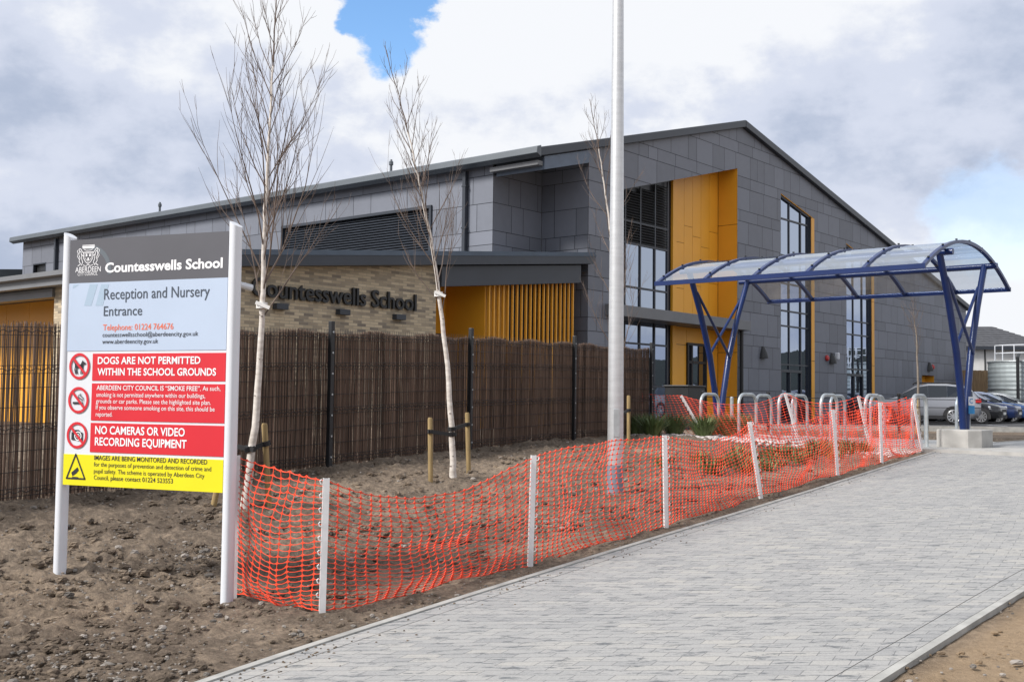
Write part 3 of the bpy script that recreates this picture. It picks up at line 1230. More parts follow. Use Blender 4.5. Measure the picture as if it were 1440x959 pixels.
for k in range(20):
    a_ = 25.22 + k * (29.42 - 25.22) / 19
    mb = MB()
    mb.box(P(a_, 21.9, (low_z(a_) - 1.0 - 1.0) / 2), (.05, .07, low_z(a_) - 1.0 + 1.0), (G_, L_, Vector((0, 0, 1))))
    mb.build('amber_slat', M_AMBER, school)
for a_ in (17.28, 19.3, 21.32):
    mb = MB()
    mb.box(P(a_, b1 - .09, 2.2), (.36, .18, .15), (G_, L_, Vector((0, 0, 1))))
    mb.build('sign_light', M_DARK, school, bevel=.012)
mb = MB()                                    # rear block seen past the far end of the side wall
mb.hexa([P(26, 57, -1), P(40, 57, -1), P(40, 72, -1), P(26, 72, -1), P(26, 57, 6.3), P(40, 57, 7.6), P(40, 72, 7.6), P(26, 72, 6.3)])
mb.build('rear_block', M_ROOFM, school)
mb = MB()                                    # security camera on the corner of the brick wall
c = P(15.95, b1 - .05, 2.62)
mb.box(c - L_ * .05, (.1, .1, .1), (G_, L_, Vector((0, 0, 1))))
mb.tube([c - L_ * .1, c - L_ * .28 + G_ * .1], .05, 8)
mb.tube([c - L_ * .22 - G_ * .1, c - L_ * .3 + G_ * .26 - Vector((0, 0, .07))], [.075, .085], 10)
mb.build('camera_housing', M_WHITE, school)


# ------------------------------------------------------------------ lettering
def text_mesh(body, bold=0.):
    cu = bpy.data.curves.new('lettering', 'FONT')
    cu.body = body
    cu.size = 1
    cu.offset = bold
    cu.resolution_u = 3
    o = bpy.data.objects.new('lettering', cu)
    col.objects.link(o)
    dg = bpy.context.evaluated_depsgraph_get()
    dg.update()
    m_ = bpy.data.meshes.new_from_object(o.evaluated_get(dg))
    vs_ = [v.co.copy() for v in m_.vertices]
    fs_ = [tuple(p.vertices) for p in m_.polygons]
    bpy.data.objects.remove(o)
    bpy.data.curves.remove(cu)
    bpy.data.meshes.remove(m_)
    return vs_, fs_


CAPH = max(v.y for v in text_mesh('H')[0])


def put_text(mb, body, u0, u1, v0, v1, cap, mapf, bold=0., depth=0.):
    """text between u0 and u1, baseline from v0 to v1, capitals `cap` high; mapf(u, v, out) -> world"""
    vs_, fs_ = text_mesh(body, bold)
    x0, x1 = min(v.x for v in vs_), max(v.x for v in vs_)
    b = len(mb.v)
    fl = []
    for v in vs_:
        t = (v.x - x0) / (x1 - x0)
        fl.append((u0 + t * (u1 - u0), v0 + t * (v1 - v0) + v.y * cap / CAPH))
    mb.v += [Vector(mapf(u, v, depth)) for u, v in fl]
    mb.f += [tuple(b + k for k in f) for f in fs_]
    if depth > .02:
        b2 = len(mb.v)
        mb.v += [Vector(mapf(u, v, 0)) for u, v in fl]
        cnt = {}
        for f in fs_:
            for i in range(len(f)):
                e = (f[i], f[(i + 1) % len(f)])
                cnt[tuple(sorted(e))] = cnt.get(tuple(sorted(e)), []) + [e]
        for es in cnt.values():
            if len(es) == 1:
                i, j = es[0]
                mb.f.append((b + j, b + i, b2 + i, b2 + j))


mb = MB()
put_text(mb, 'Countesswells School', 16.42, 21.98, 2.41, 2.42, .44, lambda u, v, o: P(u, b1 - .03 - o, v), .012, .07)
mb.build('wall_lettering', M_BLACK, school)

# ------------------------------------------------------------------ the school sign
SL = ong(84, 806)
SR = ong(319, 848)
SU = Vector((SR.x - SL.x, SR.y - SL.y, 0))
SW = SU.length
SU.normalize()
SN = Vector((SU.y, -SU.x, 0))               # towards the viewer
zmid = (SL.z + SR.z) / 2
sign = thing('school_sign', 'white posted school notice board with grey, red and yellow panels on bare soil', 'sign', (SL + SR) / 2)
S0 = Vector((SL.x, SL.y, 0))


def spx(px, py):
    """photo position -> (u along the board, height) on the board's plane"""
    d = ray(px, py)
    t = (S0 + SN * .03 - E0).dot(SN) / d.dot(SN)
    p = E0 + d * t
    return (p - S0).dot(SU), p.z


def smap(u, v, o=0.):
    p = S0 + SU * u + SN * (.03 + o)
    return Vector((p.x, p.y, v))


ZT = (spx(103, 340)[1] + spx(322, 323)[1]) / 2
UL, UR = .035, SW - .035
zrow = [0, .328, .837, .857, 1.057, 1.077, 1.350, 1.368, 1.583, 1.604, 1.832]


def plate(name, u0, u1, za, zb, m, th=.004, o=0., parent=None):
    q = MB()
    q.prism([smap(u0, ZT - zb, o), smap(u1, ZT - zb, o), smap(u1, ZT - za, o), smap(u0, ZT - za, o)], SN * th)
    return q.build(name, m, parent or sign)


for base, top in ((SL, spx(104, 326)[1]), (SR, spx(330, 310)[1])):
    q = MB()
    n = 20
    rr = []
    for zb_, cutk in ((base.z - .3, 0), (top, 1)):
        for k in range(n):
            an = 2 * math.pi * k / n
            cx, cy = math.cos(an), math.sin(an)
            ex = .037 * (abs(cx) ** .8) * (1 if cx > 0 else -1)
            ey = .050 * (abs(cy) ** .8) * (1 if cy > 0 else -1)
            pz = zb_ - (cutk * (.03 - .35 * (ex)) * 1.0 if cutk else 0)
            pz = zb_ - cutk * ((ex + .037) * .6)
            rr.append(Vector((base.x, base.y, pz)) + SU * ex + SN * ey)
    q.v += rr
    q.f += [(k, (k + 1) % n, n + (k + 1) % n, n + k) for k in range(n)] + [tuple(range(n, 2 * n)), tuple(range(n))[::-1]]
    q.build('post', M_WHITE, sign, smooth=True)
q = MB()
q.prism([smap(UL, ZT - 1.832, -.03), smap(UR, ZT - 1.832, -.03), smap(UR, ZT, -.03), smap(UL, ZT, -.03)], SN * .03)
q.build('backing_panel', M_WHITE, sign)
S_GREY = mat('sign_charcoal', (.095, .095, .108), .4, var=.04)
S_BLUE = mat('sign_pale_blue', (.43, .51, .64), .4, var=.02)
S_RED = mat('sign_red', (.60, .022, .035), .4, var=.03)
S_YEL = mat('sign_yellow', (.74, .66, .012), .4, var=.03)
S_INK = mat('sign_ink', (.02, .022, .03), .5)
S_NAVY = mat('sign_slate_ink', (.05, .065, .09), .5)
S_ORG = mat('sign_orange_ink', (.74, .17, .09), .5)
S_WHT = mat('sign_white_ink', (.80, .80, .82), .5)
S_MARK = mat('sign_teal_mark', (.115, .135, .155), .45)
S_MARK2 = mat('sign_blue_mark', (.34, .44, .55), .45)
head = plate('header_panel', UL, UR, 0, zrow[1], S_GREY)
info = plate('information_panel', UL, UR, zrow[1], zrow[2], S_BLUE)
uR = spx(131, 500)[0]
reds = [plate('red_panel', uR, UR, zrow[3 + 2 * k], zrow[4 + 2 * k], S_RED) for k in range(3)]
yel = plate('yellow_panel', UL, UR, zrow[9], zrow[10], S_YEL)


def lines(parent, m, items, name='lettering'):
    for body, x0, y0, x1, y1, cap, bold in items:
        q = MB()
        u0, v0 = spx(x0, y0)
        u1, v1 = spx(x1, y1)
        c = abs(spx((x0 + x1) / 2, (y0 + y1) / 2 - cap)[1] - spx((x0 + x1) / 2, (y0 + y1) / 2)[1])
        vm = (v0 + v1) / 2
        put_text(q, body, u0, u1, vm, vm, c, smap, bold * (.3 if cap < 7 else 1), .0062)
        q.build(name, m, parent)


lines(head, S_WHT, [('Countesswells School', 148.5, 383.7, 313.8, 376, 13.2, .03), ('ABERDEEN', 106.7, 383.2, 142.5, 382, 7.2, .0), ('CITY COUNCIL', 110, 388.5, 138, 386.7, 4.6, 0)])
lines(info, S_NAVY, [('Reception and Nursery', 147, 421.2, 295.5, 417, 15, .004), ('Entrance', 146.5, 444.5, 200.5, 443, 13.5, .004)])
lines(info, S_ORG, [('Telephone: 01224 764676', 145.5, 465, 244.5, 462.5, 8.2, .008)])
lines(info, S_INK, [('countesswellsschool@aberdeencity.gov.uk', 145, 474.2, 279.5, 472, 6.2, .01), ('www.aberdeencity.gov.uk', 144.5, 483.7, 223.2, 482.5, 6.2, .01)])
lines(reds[0], S_WHT, [('DOGS ARE NOT PERMITTED', 138.2, 512, 282.5, 511.2, 9.8, .02), ('WITHIN THE SCHOOL GROUNDS', 137.8, 528, 304.5, 527.5, 9.8, .02)])
lines(reds[1], S_WHT, [('ABERDEEN CITY COUNCIL IS \u201cSMOKE FREE\u201d.', 136.7, 548.7, 283.2, 549.2, 6.6, .02), ('As such,', 285.7, 549.2, 310.7, 549.5, 6.4, 0),
                      ('smoking is not permitted anywhere within our buildings,', 136.2, 558, 289.2, 559.5, 6.2, 0),
                      ('grounds or car parks. Please see the highlighted site plan.', 135.7, 567.2, 297, 568.7, 6.2, 0),
                      ('If you observe someone smoking on this site, this should be', 135.5, 576.4, 302.5, 577.5, 6.2, 0),
                      ('reported.', 135.5, 585.4, 158.7, 585.5, 6.2, 0)])
lines(reds[2], S_WHT, [('NO CAMERAS OR VIDEO', 134.5, 610.5, 260.5, 612.5, 11, .02), ('RECORDING EQUIPMENT', 134, 626.2, 263, 629.5, 11, .02)])
lines(yel, S_INK, [('IMAGES ARE BEING MONITORED AND RECORDED', 133.2, 647, 292, 652, 6.6, .022),
                   ('for the purposes of prevention and detection of crime and', 132.7, 655.2, 297.5, 662.5, 6.2, 0),
                   ('pupil safety. The scheme is operated by Aberdeen City', 132.7, 664.6, 288, 672, 6.2, 0),
                   ('Council,', 132.7, 674, 153.7, 675, 6.2, 0), ('please contact 01224 523553', 156.2, 675.2, 243.7, 679.2, 6.4, .018)])


def stroke(q, pts, wd, o=.0062, closed=False):
    """a flat line of width wd through (u, v) points on the board"""
    pts = [Vector(p) for p in pts]
    n = len(pts)
    rng = n if closed else n - 1
    for i in range(rng):
        a, b = pts[i], pts[(i + 1) % n]
        d = (b - a)
        if d.length < 1e-6:
            continue
        d.normalize()
        s = Vector((-d.y, d.x)) * wd / 2
        e = d * wd * .35
        q.face([smap(*(a - s - e), o), smap(*(b - s + e), o), smap(*(b + s + e), o), smap(*(a + s - e), o)])


def blob(q, pts, o=.0062):
    q.face([smap(u, v, o) for u, v in pts])


def ring(q, c, r0, r1, o=.0066, n=40, a0=0, a1=360):
    for k in range(n):
        x, y = R(a0 + (a1 - a0) * k / n), R(a0 + (a1 - a0) * (k + 1) / n)
        q.face([smap(c[0] + r0 * math.cos(x), c[1] + r0 * math.sin(x), o), smap(c[0] + r1 * math.cos(x), c[1] + r1 * math.sin(x), o),
                smap(c[0] + r1 * math.cos(y), c[1] + r1 * math.sin(y), o), smap(c[0] + r0 * math.cos(y), c[1] + r0 * math.sin(y), o)])


# prohibition roundels
def roundel(px, py, draw, what):
    c = spx(px, py)
    r = .098
    rt = MB()
    ring(rt, c, r * .80, r, .0074)
    k = r * .88 * .7071
    stroke(rt, [(c[0] - k, c[1] + k), (c[0] + k, c[1] - k)], .019, .0080)
    o = rt.build('prohibition_roundel', S_RED, sign)
    o['label'] = what
    g = MB()
    draw(g, lambda x, y: (c[0] + x * r, c[1] + y * r), r)
    g.build('pictogram', S_INK, o)


def dog(g, t, r):
    blob(g, [t(-.46, .10), t(-.40, .22), t(.12, .14), t(.26, .22), t(.36, -.02), t(.24, -.12), t(-.24, -.16), t(-.42, -.10)])
    blob(g, [t(.10, .12), t(.26, .40), t(.34, .48), t(.36, .36), t(.60, .26), t(.58, .16), t(.40, .12), t(.34, -.02)])
    for pts in (((-.38, .0), (-.44, -.26), (-.36, -.56)), ((-.26, -.1), (-.28, -.3), (-.2, -.56)), ((.22, -.05), (.18, -.3), (.16, -.56)), ((.30, -.05), (.32, -.3), (.32, -.56))):
        stroke(g, [t(*p) for p in pts], .1 * r)
    stroke(g, [t(-.42, .16), t(-.52, .30), t(-.50, .42)], .07 * r)


def cig(g, t, r):
    blob(g, [t(-.55, -.30), t(.22, -.30), t(.22, -.14), t(-.55, -.14)])
    for x in (.28, .40):
        blob(g, [t(x, -.30), t(x + .07, -.30), t(x + .07, -.14), t(x, -.14)])
    stroke(g, [t(.32, -.06), t(.32, .06), t(.22, .12), t(.06, .14), t(-.02, .24), t(.02, .36), t(.12, .42)], .06 * r)
    stroke(g, [t(.46, -.06), t(.46, .10), t(.40, .22), t(.26, .26), t(.18, .34), t(.22, .48)], .06 * r)


def camr(g, t, r):
    blob(g, [t(-.54, -.36), t(.54, -.36), t(.54, .22), t(.30, .22), t(.18, .40), t(-.18, .40), t(-.30, .22), t(-.54, .22)])
    blob(g, [t(-.48, .24), t(-.34, .24), t(-.34, .32), t(-.48, .32)])


def camr_lens(c):
    g = MB()
    ring(g, (c[0] + .01, c[1] - .006), .026, .034, .0070)
    ring(g, (c[0] + .01, c[1] - .006), .010, .016, .0070)
    return g


roundel(112.5, 515, dog, 'no dogs roundel')
roundel(111, 562.5, cig, 'no smoking roundel')
roundel(109, 611.7, camr, 'no cameras roundel')
last = [o for o in sign.children if o.name.startswith('prohibition_roundel')][-1]
camr_lens(spx(109, 611.7)).build('lens_ring', S_WHT, last)
tri = MB()
ap_, bl, br = spx(107.5, 638.5), spx(94.3, 672), spx(120, 672.8)
br = (br[0], bl[1])
stroke(tri, [ap_, bl, br], .012, .0070, True)
cx = (ap_[0] + bl[0] + br[0]) / 3
cy = (ap_[1] + bl[1] + br[1]) / 3 - .005
blob(tri, [(cx - .042, cy - .012), (cx + .016, cy + .030), (cx + .030, cy + .008), (cx + .010, cy - .014), (cx - .030, cy - .038)])
stroke(tri, [(cx - .03, cy - .045), (cx + .02, cy - .045), (cx + .035, cy - .052), (cx + .045, cy - .052)], .006, .0070)
tri.build('warning_triangle', S_INK, yel)
# faint swoosh behind the crest, and the two slanted marks below it
g = MB()
cu_, cv_ = spx(127, 380)
ring(g, (cu_, cv_ - .02), .17, .205, .0050, 24, -5, 95)
g.build('swoosh_mark', S_MARK, head)
g = MB()
for x in (119, 135):
    blob(g, [spx(x, 430), spx(x + 10, 430), spx(x + 19, 400), spx(x + 8, 400)], .0050)
blob(g, [spx(103.5, 401), spx(112, 400.5), spx(103.2, 406)], .0050)
g.build('swoosh_mark', S_MARK2, info)
# council crest: helm and scroll, shield with three towers, a leopard on either side
g = MB()
c0 = spx(125, 360)
kx, ky = .0068, .0054


def T(x, y):
    """crest grid: x -16..16, y -16..16"""
    return (c0[0] + x * kx, c0[1] + y * ky)


LW = .0055
stroke(g, [T(-6.5, 5), T(6.5, 5), T(6.5, -3), T(3.5, -8.5), T(0, -11), T(-3.5, -8.5), T(-6.5, -3)], LW, closed=True)
stroke(g, [T(-4.8, 3.6), T(4.8, 3.6), T(4.8, -2.6), T(0, -8.6), T(-4.8, -2.6)], .003, closed=True)
for x, y in ((-2.4, .4), (2.4, .4), (0, -5)):
    blob(g, [T(x - 1.3, y - 1.2), T(x + 1.3, y - 1.2), T(x + .9, y + .8), T(x + 1.2, y + 1.8), T(x, y + 2.6), T(x - 1.2, y + 1.8), T(x - .9, y + .8)])
blob(g, [T(-9, 13.6), T(9, 13.6), T(8, 10.2), T(-8, 10.2)])
blob(g, [T(-8.6, 15.2), T(8.6, 15.2), T(8.8, 14.3), T(-8.8, 14.3)])
stroke(g, [T(-6, 9), T(-3, 7.5), T(3, 7.5), T(6, 9)], .004)
for s in (-1, 1):
    stroke(g, [T(s * 7, 4), T(s * 9, 7), T(s * 11.5, 10.5), T(s * 13.5, 9.5), T(s * 12.6, 7), T(s * 10.6, 6)], LW)
    stroke(g, [T(s * 12.6, 7), T(s * 13.4, 2), T(s * 11.5, -3), T(s * 13, -7), T(s * 10.5, -11), T(s * 14.2, -13.5)], LW)
    stroke(g, [T(s * 10.4, 5), T(s * 9.4, 0), T(s * 9, -5), T(s * 7.4, -9), T(s * 9.8, -13)], LW)
    stroke(g, [T(s * 9.4, 2), T(s * 7.2, 0)], LW)
    stroke(g, [T(s * 13, -4), T(s * 15.4, 0), T(s * 14.4, 4), T(s * 15.8, 7), T(s * 14.6, 8.6)], .0045)
    stroke(g, [T(s * 7, -12.5), T(s * 3.5, -14), T(0, -12.4)], .0045)
g.build('crest', S_WHT, head)

# ------------------------------------------------------------------ woven screen fence
FB = [Vector((-6.15, 8.9)), Vector((-4.16, 12.12)), Vector((-2.39, 14.54)), Vector((-.67, 17.3)), Vector((1.10, 20.4)), Vector((2.82, 22.9))]
FB.insert(0, Vector((-9.0, 7.6)))
fence = thing('woven_screen_fence', 'dark woven willow screen fence on black wire mesh panels', 'fence', (FB[2].x, FB[2].y, gz(FB[2].x, FB[2].y)))
FH = 1.80
rf = random.Random(21)
for i, p in enumerate(FB):
    q = MB()
    z = gz(p.x, p.y)
    ln_ = Vector((0, 0, 1)) + Vector((rf.uniform(-.006, .012), 0, 0))
    d2 = (FB[min(i + 1, len(FB) - 1)] - FB[max(i - 1, 0)]).normalized()
    d3 = Vector((d2.x, d2.y, 0))
    n3 = Vector((d3.y, -d3.x, 0))
    c = Vector((p.x, p.y, z))
    q.box(c + ln_ * (FH + .08) / 2 - Vector((0, 0, .1)) + n3 * .045, (.065, .06, FH + .28), (d3, n3, Vector((0, 0, 1))))
    pb = q.build('post', M_BLACK, fence, bevel=.006)
    q = MB()
    for k in range(7):
        q = MB()
        q.box(c + Vector((0, 0, .12 + k * .27)) + n3 * .08, (.022, .012, .022), (d3, n3, Vector((0, 0, 1))))
        q.build('clamp', M_GALV, pb)
for i in range(len(FB) - 1):
    p0, p1 = FB[i], FB[i + 1]
    ln2 = (p1 - p0).length
    d3 = Vector(((p1 - p0).x, (p1 - p0).y, 0)).normalized()
    n3 = Vector((d3.y, -d3.x, 0))
    q = MB()
    dens = .0042 if i > 1 else .0078
    n = int(ln2 / dens)
    for k in range(n):
        s = (k + rf.random()) * ln2 / n
        c = Vector((p0.x, p0.y, 0)) + d3 * s
        zb = gz(c.x, c.y) - .02 + (rf.random() * .05)
        zt_ = gz(p0.x, p0.y) * (1 - s / ln2) + gz(p1.x, p1.y) * s / ln2 + FH - .05 + .025 * math.sin(s * 5 + i) + rf.uniform(-.028, .008)
        r_ = rf.uniform(.0035, .0068)
        le = rf.uniform(-.02, .02)
        off = rf.uniform(-.018, .012)
        tn = min(1, max(0, rf.gauss(.42, .24)))
        bow = rf.uniform(-.008, .008)
        a_ = c + n3 * off
        q.tube([Vector((a_.x, a_.y, zb)), Vector((a_.x, a_.y, (zb + zt_) / 2)) + d3 * (bow + le / 2), Vector((a_.x, a_.y, zt_)) + d3 * le], [r_, r_, r_ * .7], 4, tone=tn, cap=False)
    sc_ = q.build('woven_screen', M_TWIG, fence)
    q = MB()
    m = int(ln2 / .05)
    z0, z1 = gz(p0.x, p0.y), gz(p1.x, p1.y)
    A = lambda s, h, o: Vector((p0.x, p0.y, z0 + (z1 - z0) * s / ln2 + h)) + d3 * s + n3 * o
    vb = (.10, .72, 1.30, FH - .12)
    for k in range(m + 1):
        s = k * ln2 / m
        pts = [A(s, .02, .024)]
        for h in vb:
            pts += [A(s, h - .04, .024), A(s, h, .05), A(s, h + .04, .024)]
        pts.append(A(s, FH - .02, .024))
        q.tube(pts, .0024, 3, cap=False)
    for h in (.06, .14, .30, .50, .68, .76, .93, 1.12, 1.26, 1.34, 1.52, FH - .16, FH - .08):
        q.tube([A(0, h, .03), A(ln2, h, .03)], .0042, 4, cap=False)
    for h in vb:                               # the tie wires woven through the twigs
        q.tube([A(k * ln2 / 60, h + .012 * (-1) ** k, .016) for k in range(61)], .0048, 4, cap=False)
    q.build('wire_mesh', M_TWINE, sc_)

# ------------------------------------------------------------------ steel mast
pb_ = ong(865, 693)
mast = thing('steel_mast', 'tall tapered galvanised mast standing behind the orange netting', 'mast', pb_)
q = MB()
lean = atY(869, 0, pb_.y) - pb_
lean = Vector((lean.x / lean.z, 0, 0)) * .5
q.tube([pb_ + Vector((0, 0, .02)) + lean * h + Vector((0, 0, h)) for h in (-.3, .36, 2, 4, 6.2, 9)], [.098, .098, .092, .081, .068, .055], 28)
shaft = q.build('shaft', mat('brushed_steel', (.60, .61, .62), .42, metal=.6, var=.06, vscale=5, stretch=(1, 1, 6)), mast, smooth=True)
q = MB()
q.tube([pb_ + Vector((0, 0, -.1)), pb_ + Vector((0, 0, .335))], .1005, 28, cap=False)
q.build('root_sleeve', mat('grey_sleeve', (.20, .235, .28), .6, var=.08), mast, smooth=True)
q = MB()
dc = pb_ + Vector((.005, -.094, .85))
q.box(dc, (.075, .012, .34))
q.build('access_door', M_GALV, shaft, bevel=.004)
q = MB()
tp = pb_ + lean * 9 + Vector((0, 0, 9.02))
q.tube([tp, tp + Vector((0, 0, .05)), tp + Vector((0, 0, .12))], [.07, .07, .02], 20)
q.build('finial', M_GALV, mast)


# ------------------------------------------------------------------ birches
def tree(name, label, pts, r0, spread, seed, nb, first=.32, bscale=1., bark=M_BARK):
    rt = random.Random(seed)
    root = thing(name, label, 'tree', pts[0], group=None)
    # resample the trunk
    tr, rad = [], []
    m = len(pts) - 1
    for i in range(m):
        for k in range(6):
            t = k / 6
            p0, p1, p2, p3 = pts[max(i - 1, 0)], pts[i], pts[i + 1], pts[min(i + 2, m)]
            tr.append(.5 * ((2 * p1) + (p2 - p0) * t + (2 * p0 - 5 * p1 + 4 * p2 - p3) * t * t + (3 * p1 - p0 - 3 * p2 + p3) * t ** 3))
    tr.append(pts[-1])
    n = len(tr)
    for i in range(n):
        f = i / (n - 1)
        rad.append(r0 * (1 - f) ** 1.35 * (1 if f > .02 else 1.15) + .004)
        if 0 < i:
            tr[i] = tr[i] + Vector((rt.uniform(-1, 1), rt.uniform(-1, 1), 0)) * .008
    H = pts[-1].z - pts[0].z
    cut = int(n * .80)
    q = MB()
    q.tube([pts[0] - Vector((0, 0, .25))] + tr[:cut + 1], [rad[0] * 1.1] + rad[:cut + 1], 10)
    q.build('trunk', bark, root, smooth=True)
    q = MB()
    q.tube(tr[cut:], rad[cut:], 7, cap=False)

    def twig(p, d, ln, r, lvl):
        k = 5 if lvl < 2 else 4
        pp, dd = p.copy(), d.copy()
        ps, rs = [pp.copy()], [r]
        for i in range(k):
            dd = (dd + Vector((rt.uniform(-.14, .14), rt.uniform(-.14, .14), .13 if lvl < 2 else .05))).normalized()
            pp = pp + dd * (ln / k)
            ps.append(pp.copy())
            rs.append(r * (1 - (i + 1) / k) ** .8 + .0010)
        q.tube(ps, rs, 5 if lvl == 0 else (4 if lvl == 1 else 3), cap=False)
        if lvl >= 2:
            return
        cnt = int((rt.randint(7, 11) if lvl == 0 else rt.randint(1, 3)) * min(1.6, .4 + .6 * ln))
        for c_ in range(cnt):
            f = rt.uniform(.18, .97)
            i = min(k - 1, int(f * k))
            b = ps[i].lerp(ps[i + 1], f * k - i)
            dm = (ps[i + 1] - ps[i]).normalized()
            s = dm.orthogonal().normalized()
            s.rotate(Matrix.Rotation(rt.uniform(0, 6.283), 3, dm))
            nd = (dm * .95 + s * rt.uniform(.35, .7) + Vector((0, 0, .18))).normalized()
            twig(b, nd, ln * rt.uniform(.25, .6) * (1.05 - .4 * f), max(.0017, rs[i] * .42), lvl + 1)
    for k in range(nb):
        f = first + (.97 - first) * ((k + rt.random() * .8) / nb) ** .95
        i = min(n - 2, int(f * (n - 1)))
        p = tr[i].lerp(tr[i + 1], f * (n - 1) - i)
        an = k * 2.4 + rt.uniform(-.5, .5)
        up = (tr[i + 1] - tr[i]).normalized()
        s = Vector((math.cos(an), math.sin(an), 0))
        el = rt.uniform(.38, .85)
        d = (up * 1.0 + s * el).normalized()
        ln = H * spread * rt.uniform(.7, 1.15) * (1.12 - f) * bscale
        twig(p, d, ln, min(rad[i] * .5, .0026 + ln * .0036), 0)
    q.build('crown', M_BRANCH, root)
    # dark lenticels on the white bark
    q = MB()
    for k in range(16):
        f = rt.uniform(.04, .42)
        i = min(n - 2, int(f * (n - 1)))
        p = tr[i].lerp(tr[i + 1], f * (n - 1) - i)
        an = rt.uniform(math.pi, 2 * math.pi)
        r_ = rad[i] * .93
        d = Vector((math.cos(an), math.sin(an), 0))
        sd_ = Vector((-d.y, d.x, 0))
        q.box(p + d * r_, (r_ * rt.uniform(.4, .9), r_ * .25, r_ * rt.uniform(.15, .4)), (sd_, d, Vector((0, 0, 1))))
    q.build('bark_scar', M_BRANCH, root)
    return root, tr


def tp_(px_, Y):
    return [atY(x, y, Y + dy) for x, y, dy in px_]


b1_ = ong(344, 716)
t1, tr1 = tree('birch_tree', 'tallest bare birch, behind the netting beside the notice board', [b1_] + tp_([(358, 600, 0), (368, 450, .02), (371, 340, 0), (378, 200, -.05), (384, 70, 0), (394, -90, .05)], b1_.y), .041, .42, 3, 32, .33)
b2_ = ong(637, 671)
t2, tr2 = tree('birch_tree', 'leaning bare birch between two stakes near the middle of the fence', [b2_] + tp_([(634, 580, 0), (622, 450, .02), (608, 350, 0), (590, 262, -.05), (570, 170, 0), (541, 65, .05)], b2_.y), .039, .35, 11, 28, .34)
b3_ = ong(874, 640)
t3, tr3 = tree('birch_tree', 'thin bare birch mostly hidden behind the steel mast', [b3_] + tp_([(871, 560, 0), (867, 460, 0), (860, 350, 0), (850, 260, 0), (840, 200, 0), (830, 140, 0)], b3_.y), .034, .34, 5, 20, .22)
Y4 = 33.
b4_ = Vector((atY(1293, 600, Y4).x, Y4, gz(18, Y4)))
t4, tr4 = tree('young_tree', 'small bare young tree in front of the long grey gable wall', [b4_] + tp_([(1291, 540, 0), (1289, 480, 0), (1286, 450, 0), (1283, 415, 0)], Y4), .042, .36, 17, 14, .38, bark=mat('grey_bark', (.20, .17, .14), .85, var=.2, vscale=8))
for root, tr, f in ((t1, tr1, .385), (t2, tr2, .40)):
    q = MB()
    i = int(f * (len(tr) - 1))
    p = tr[i]
    q.box(p + Vector((.02, -.05, 0)), (.15, .02, .035), (Vector((.93, 0, -.36)), Vector((0, 1, 0)), Vector((.36, 0, .93))))
    q.tube([p - Vector((0, 0, .03)), p + Vector((0, 0, .03))], .055, 10)
    q.build('white_tie', M_TIE, root)


def stake(px, topy, base, label, tie_to=None, lean=.0):
    root = thing('tree_stake', label, 'stake', base, group='timber stakes holding the young trees')
    top = atY(px, topy, base.y)
    q = MB()
    h = top.z - base.z
    c = base - Vector((0, 0, .2))
    q.tube([c, base + Vector((0, 0, h - .02)) + Vector((top.x - base.x, 0, 0)), base + Vector((top.x - base.x, 0, h))], [.030, .030, .022], 12)
    q.build('shaft', M_STAKE, root, smooth=True)
    if tie_to is not None:
        q = MB()
        tz = tie_to.z
        sx = base + Vector((top.x - base.x, 0, 0)) * ((tz - base.z) / h)
        s = Vector((sx.x, base.y - .02, tz + .05))
        t = tie_to + Vector((0, -.05, 0))
        d = (t - s).normalized()
        side = d.cross(Vector((0, 0, 1))).normalized()
        up = side.cross(d)
        q.box((s + t) / 2, ((t - s).length + .1, .012, .045), (d, side, up))
        q.tube([s - up * .022, s + up * .022], .036, 12)
        q.tube([t + Vector((0, .05, 0)) - up * .02, t + Vector((0, .05, 0)) + up * .025], .058, 12)
        q.build('rubber_tie', M_RUBBER, root)
    return root


s1 = ong(381, 716)
stake(372, 595, s1, 'timber stake right of the tallest birch', atY(352, 631, b1_.y))
s1b = Vector((b1_.x - .36, b1_.y + .05, b1_.z))
stake(322, 600, s1b, 'timber stake left of the tallest birch, hidden by the sign post', atY(352, 631, b1_.y))
stake(605, 587, ong(606, 679), 'timber stake left of the leaning birch', atY(636, 611, b2_.y))
stake(657, 580, ong(660, 664), 'timber stake right of the leaning birch', atY(636, 603, b2_.y))
stake(884, 556, ong(884, 628), 'timber stake just right of the steel mast', atY(874, 582, b3_.y))
s4 = Vector((b4_.x + .1, b4_.y, b4_.z))
stake(1291, 560, Vector((b4_.x - .12, b4_.y, b4_.z)), 'timber stake left of the small tree by the car park')
stake(1303, 560, Vector((b4_.x + .26, b4_.y, b4_.z)), 'timber stake right of the small tree by the car park')


# ------------------------------------------------------------------ orange barrier netting
def pin(root, b, t, wd=.042):
    q = MB()
    b, t = Vector(b) + Vector((0, -.022, 0)), Vector(t) + Vector((0, -.022, 0))
    d = (t - b).normalized()
    X = Vector((1, .3, 0)).normalized()
    X = (X - d * X.dot(d)).normalized()
    Yv = d.cross(X)
    ln_ = (t - b).length
    c = b + d * (ln_ / 2 - .1)
    q.box(c, (wd, .006, ln_ + .2), (X, Yv, d))
    q.box(c + X * (wd / 2 - .003) + Yv * .014, (.006, .028, ln_ + .2), (X, Yv, d))
    q.box(c - X * (wd / 2 - .003) + Yv * .014, (.006, .028, ln_ + .2), (X, Yv, d))
    for k in range(9):
        h = .12 + k * (ln_ - .16) / 8
        sgn = -1 if len(root.children) < 2 else 1
        pc = b + d * h + X * (wd / 2) * sgn
        q.tube([pc, pc + X * sgn * .016 + d * .004, pc + X * sgn * .022 + d * .022, pc + X * sgn * .010 + d * .032], .0045, 5)
    return q.build('pin', M_PIN, root)


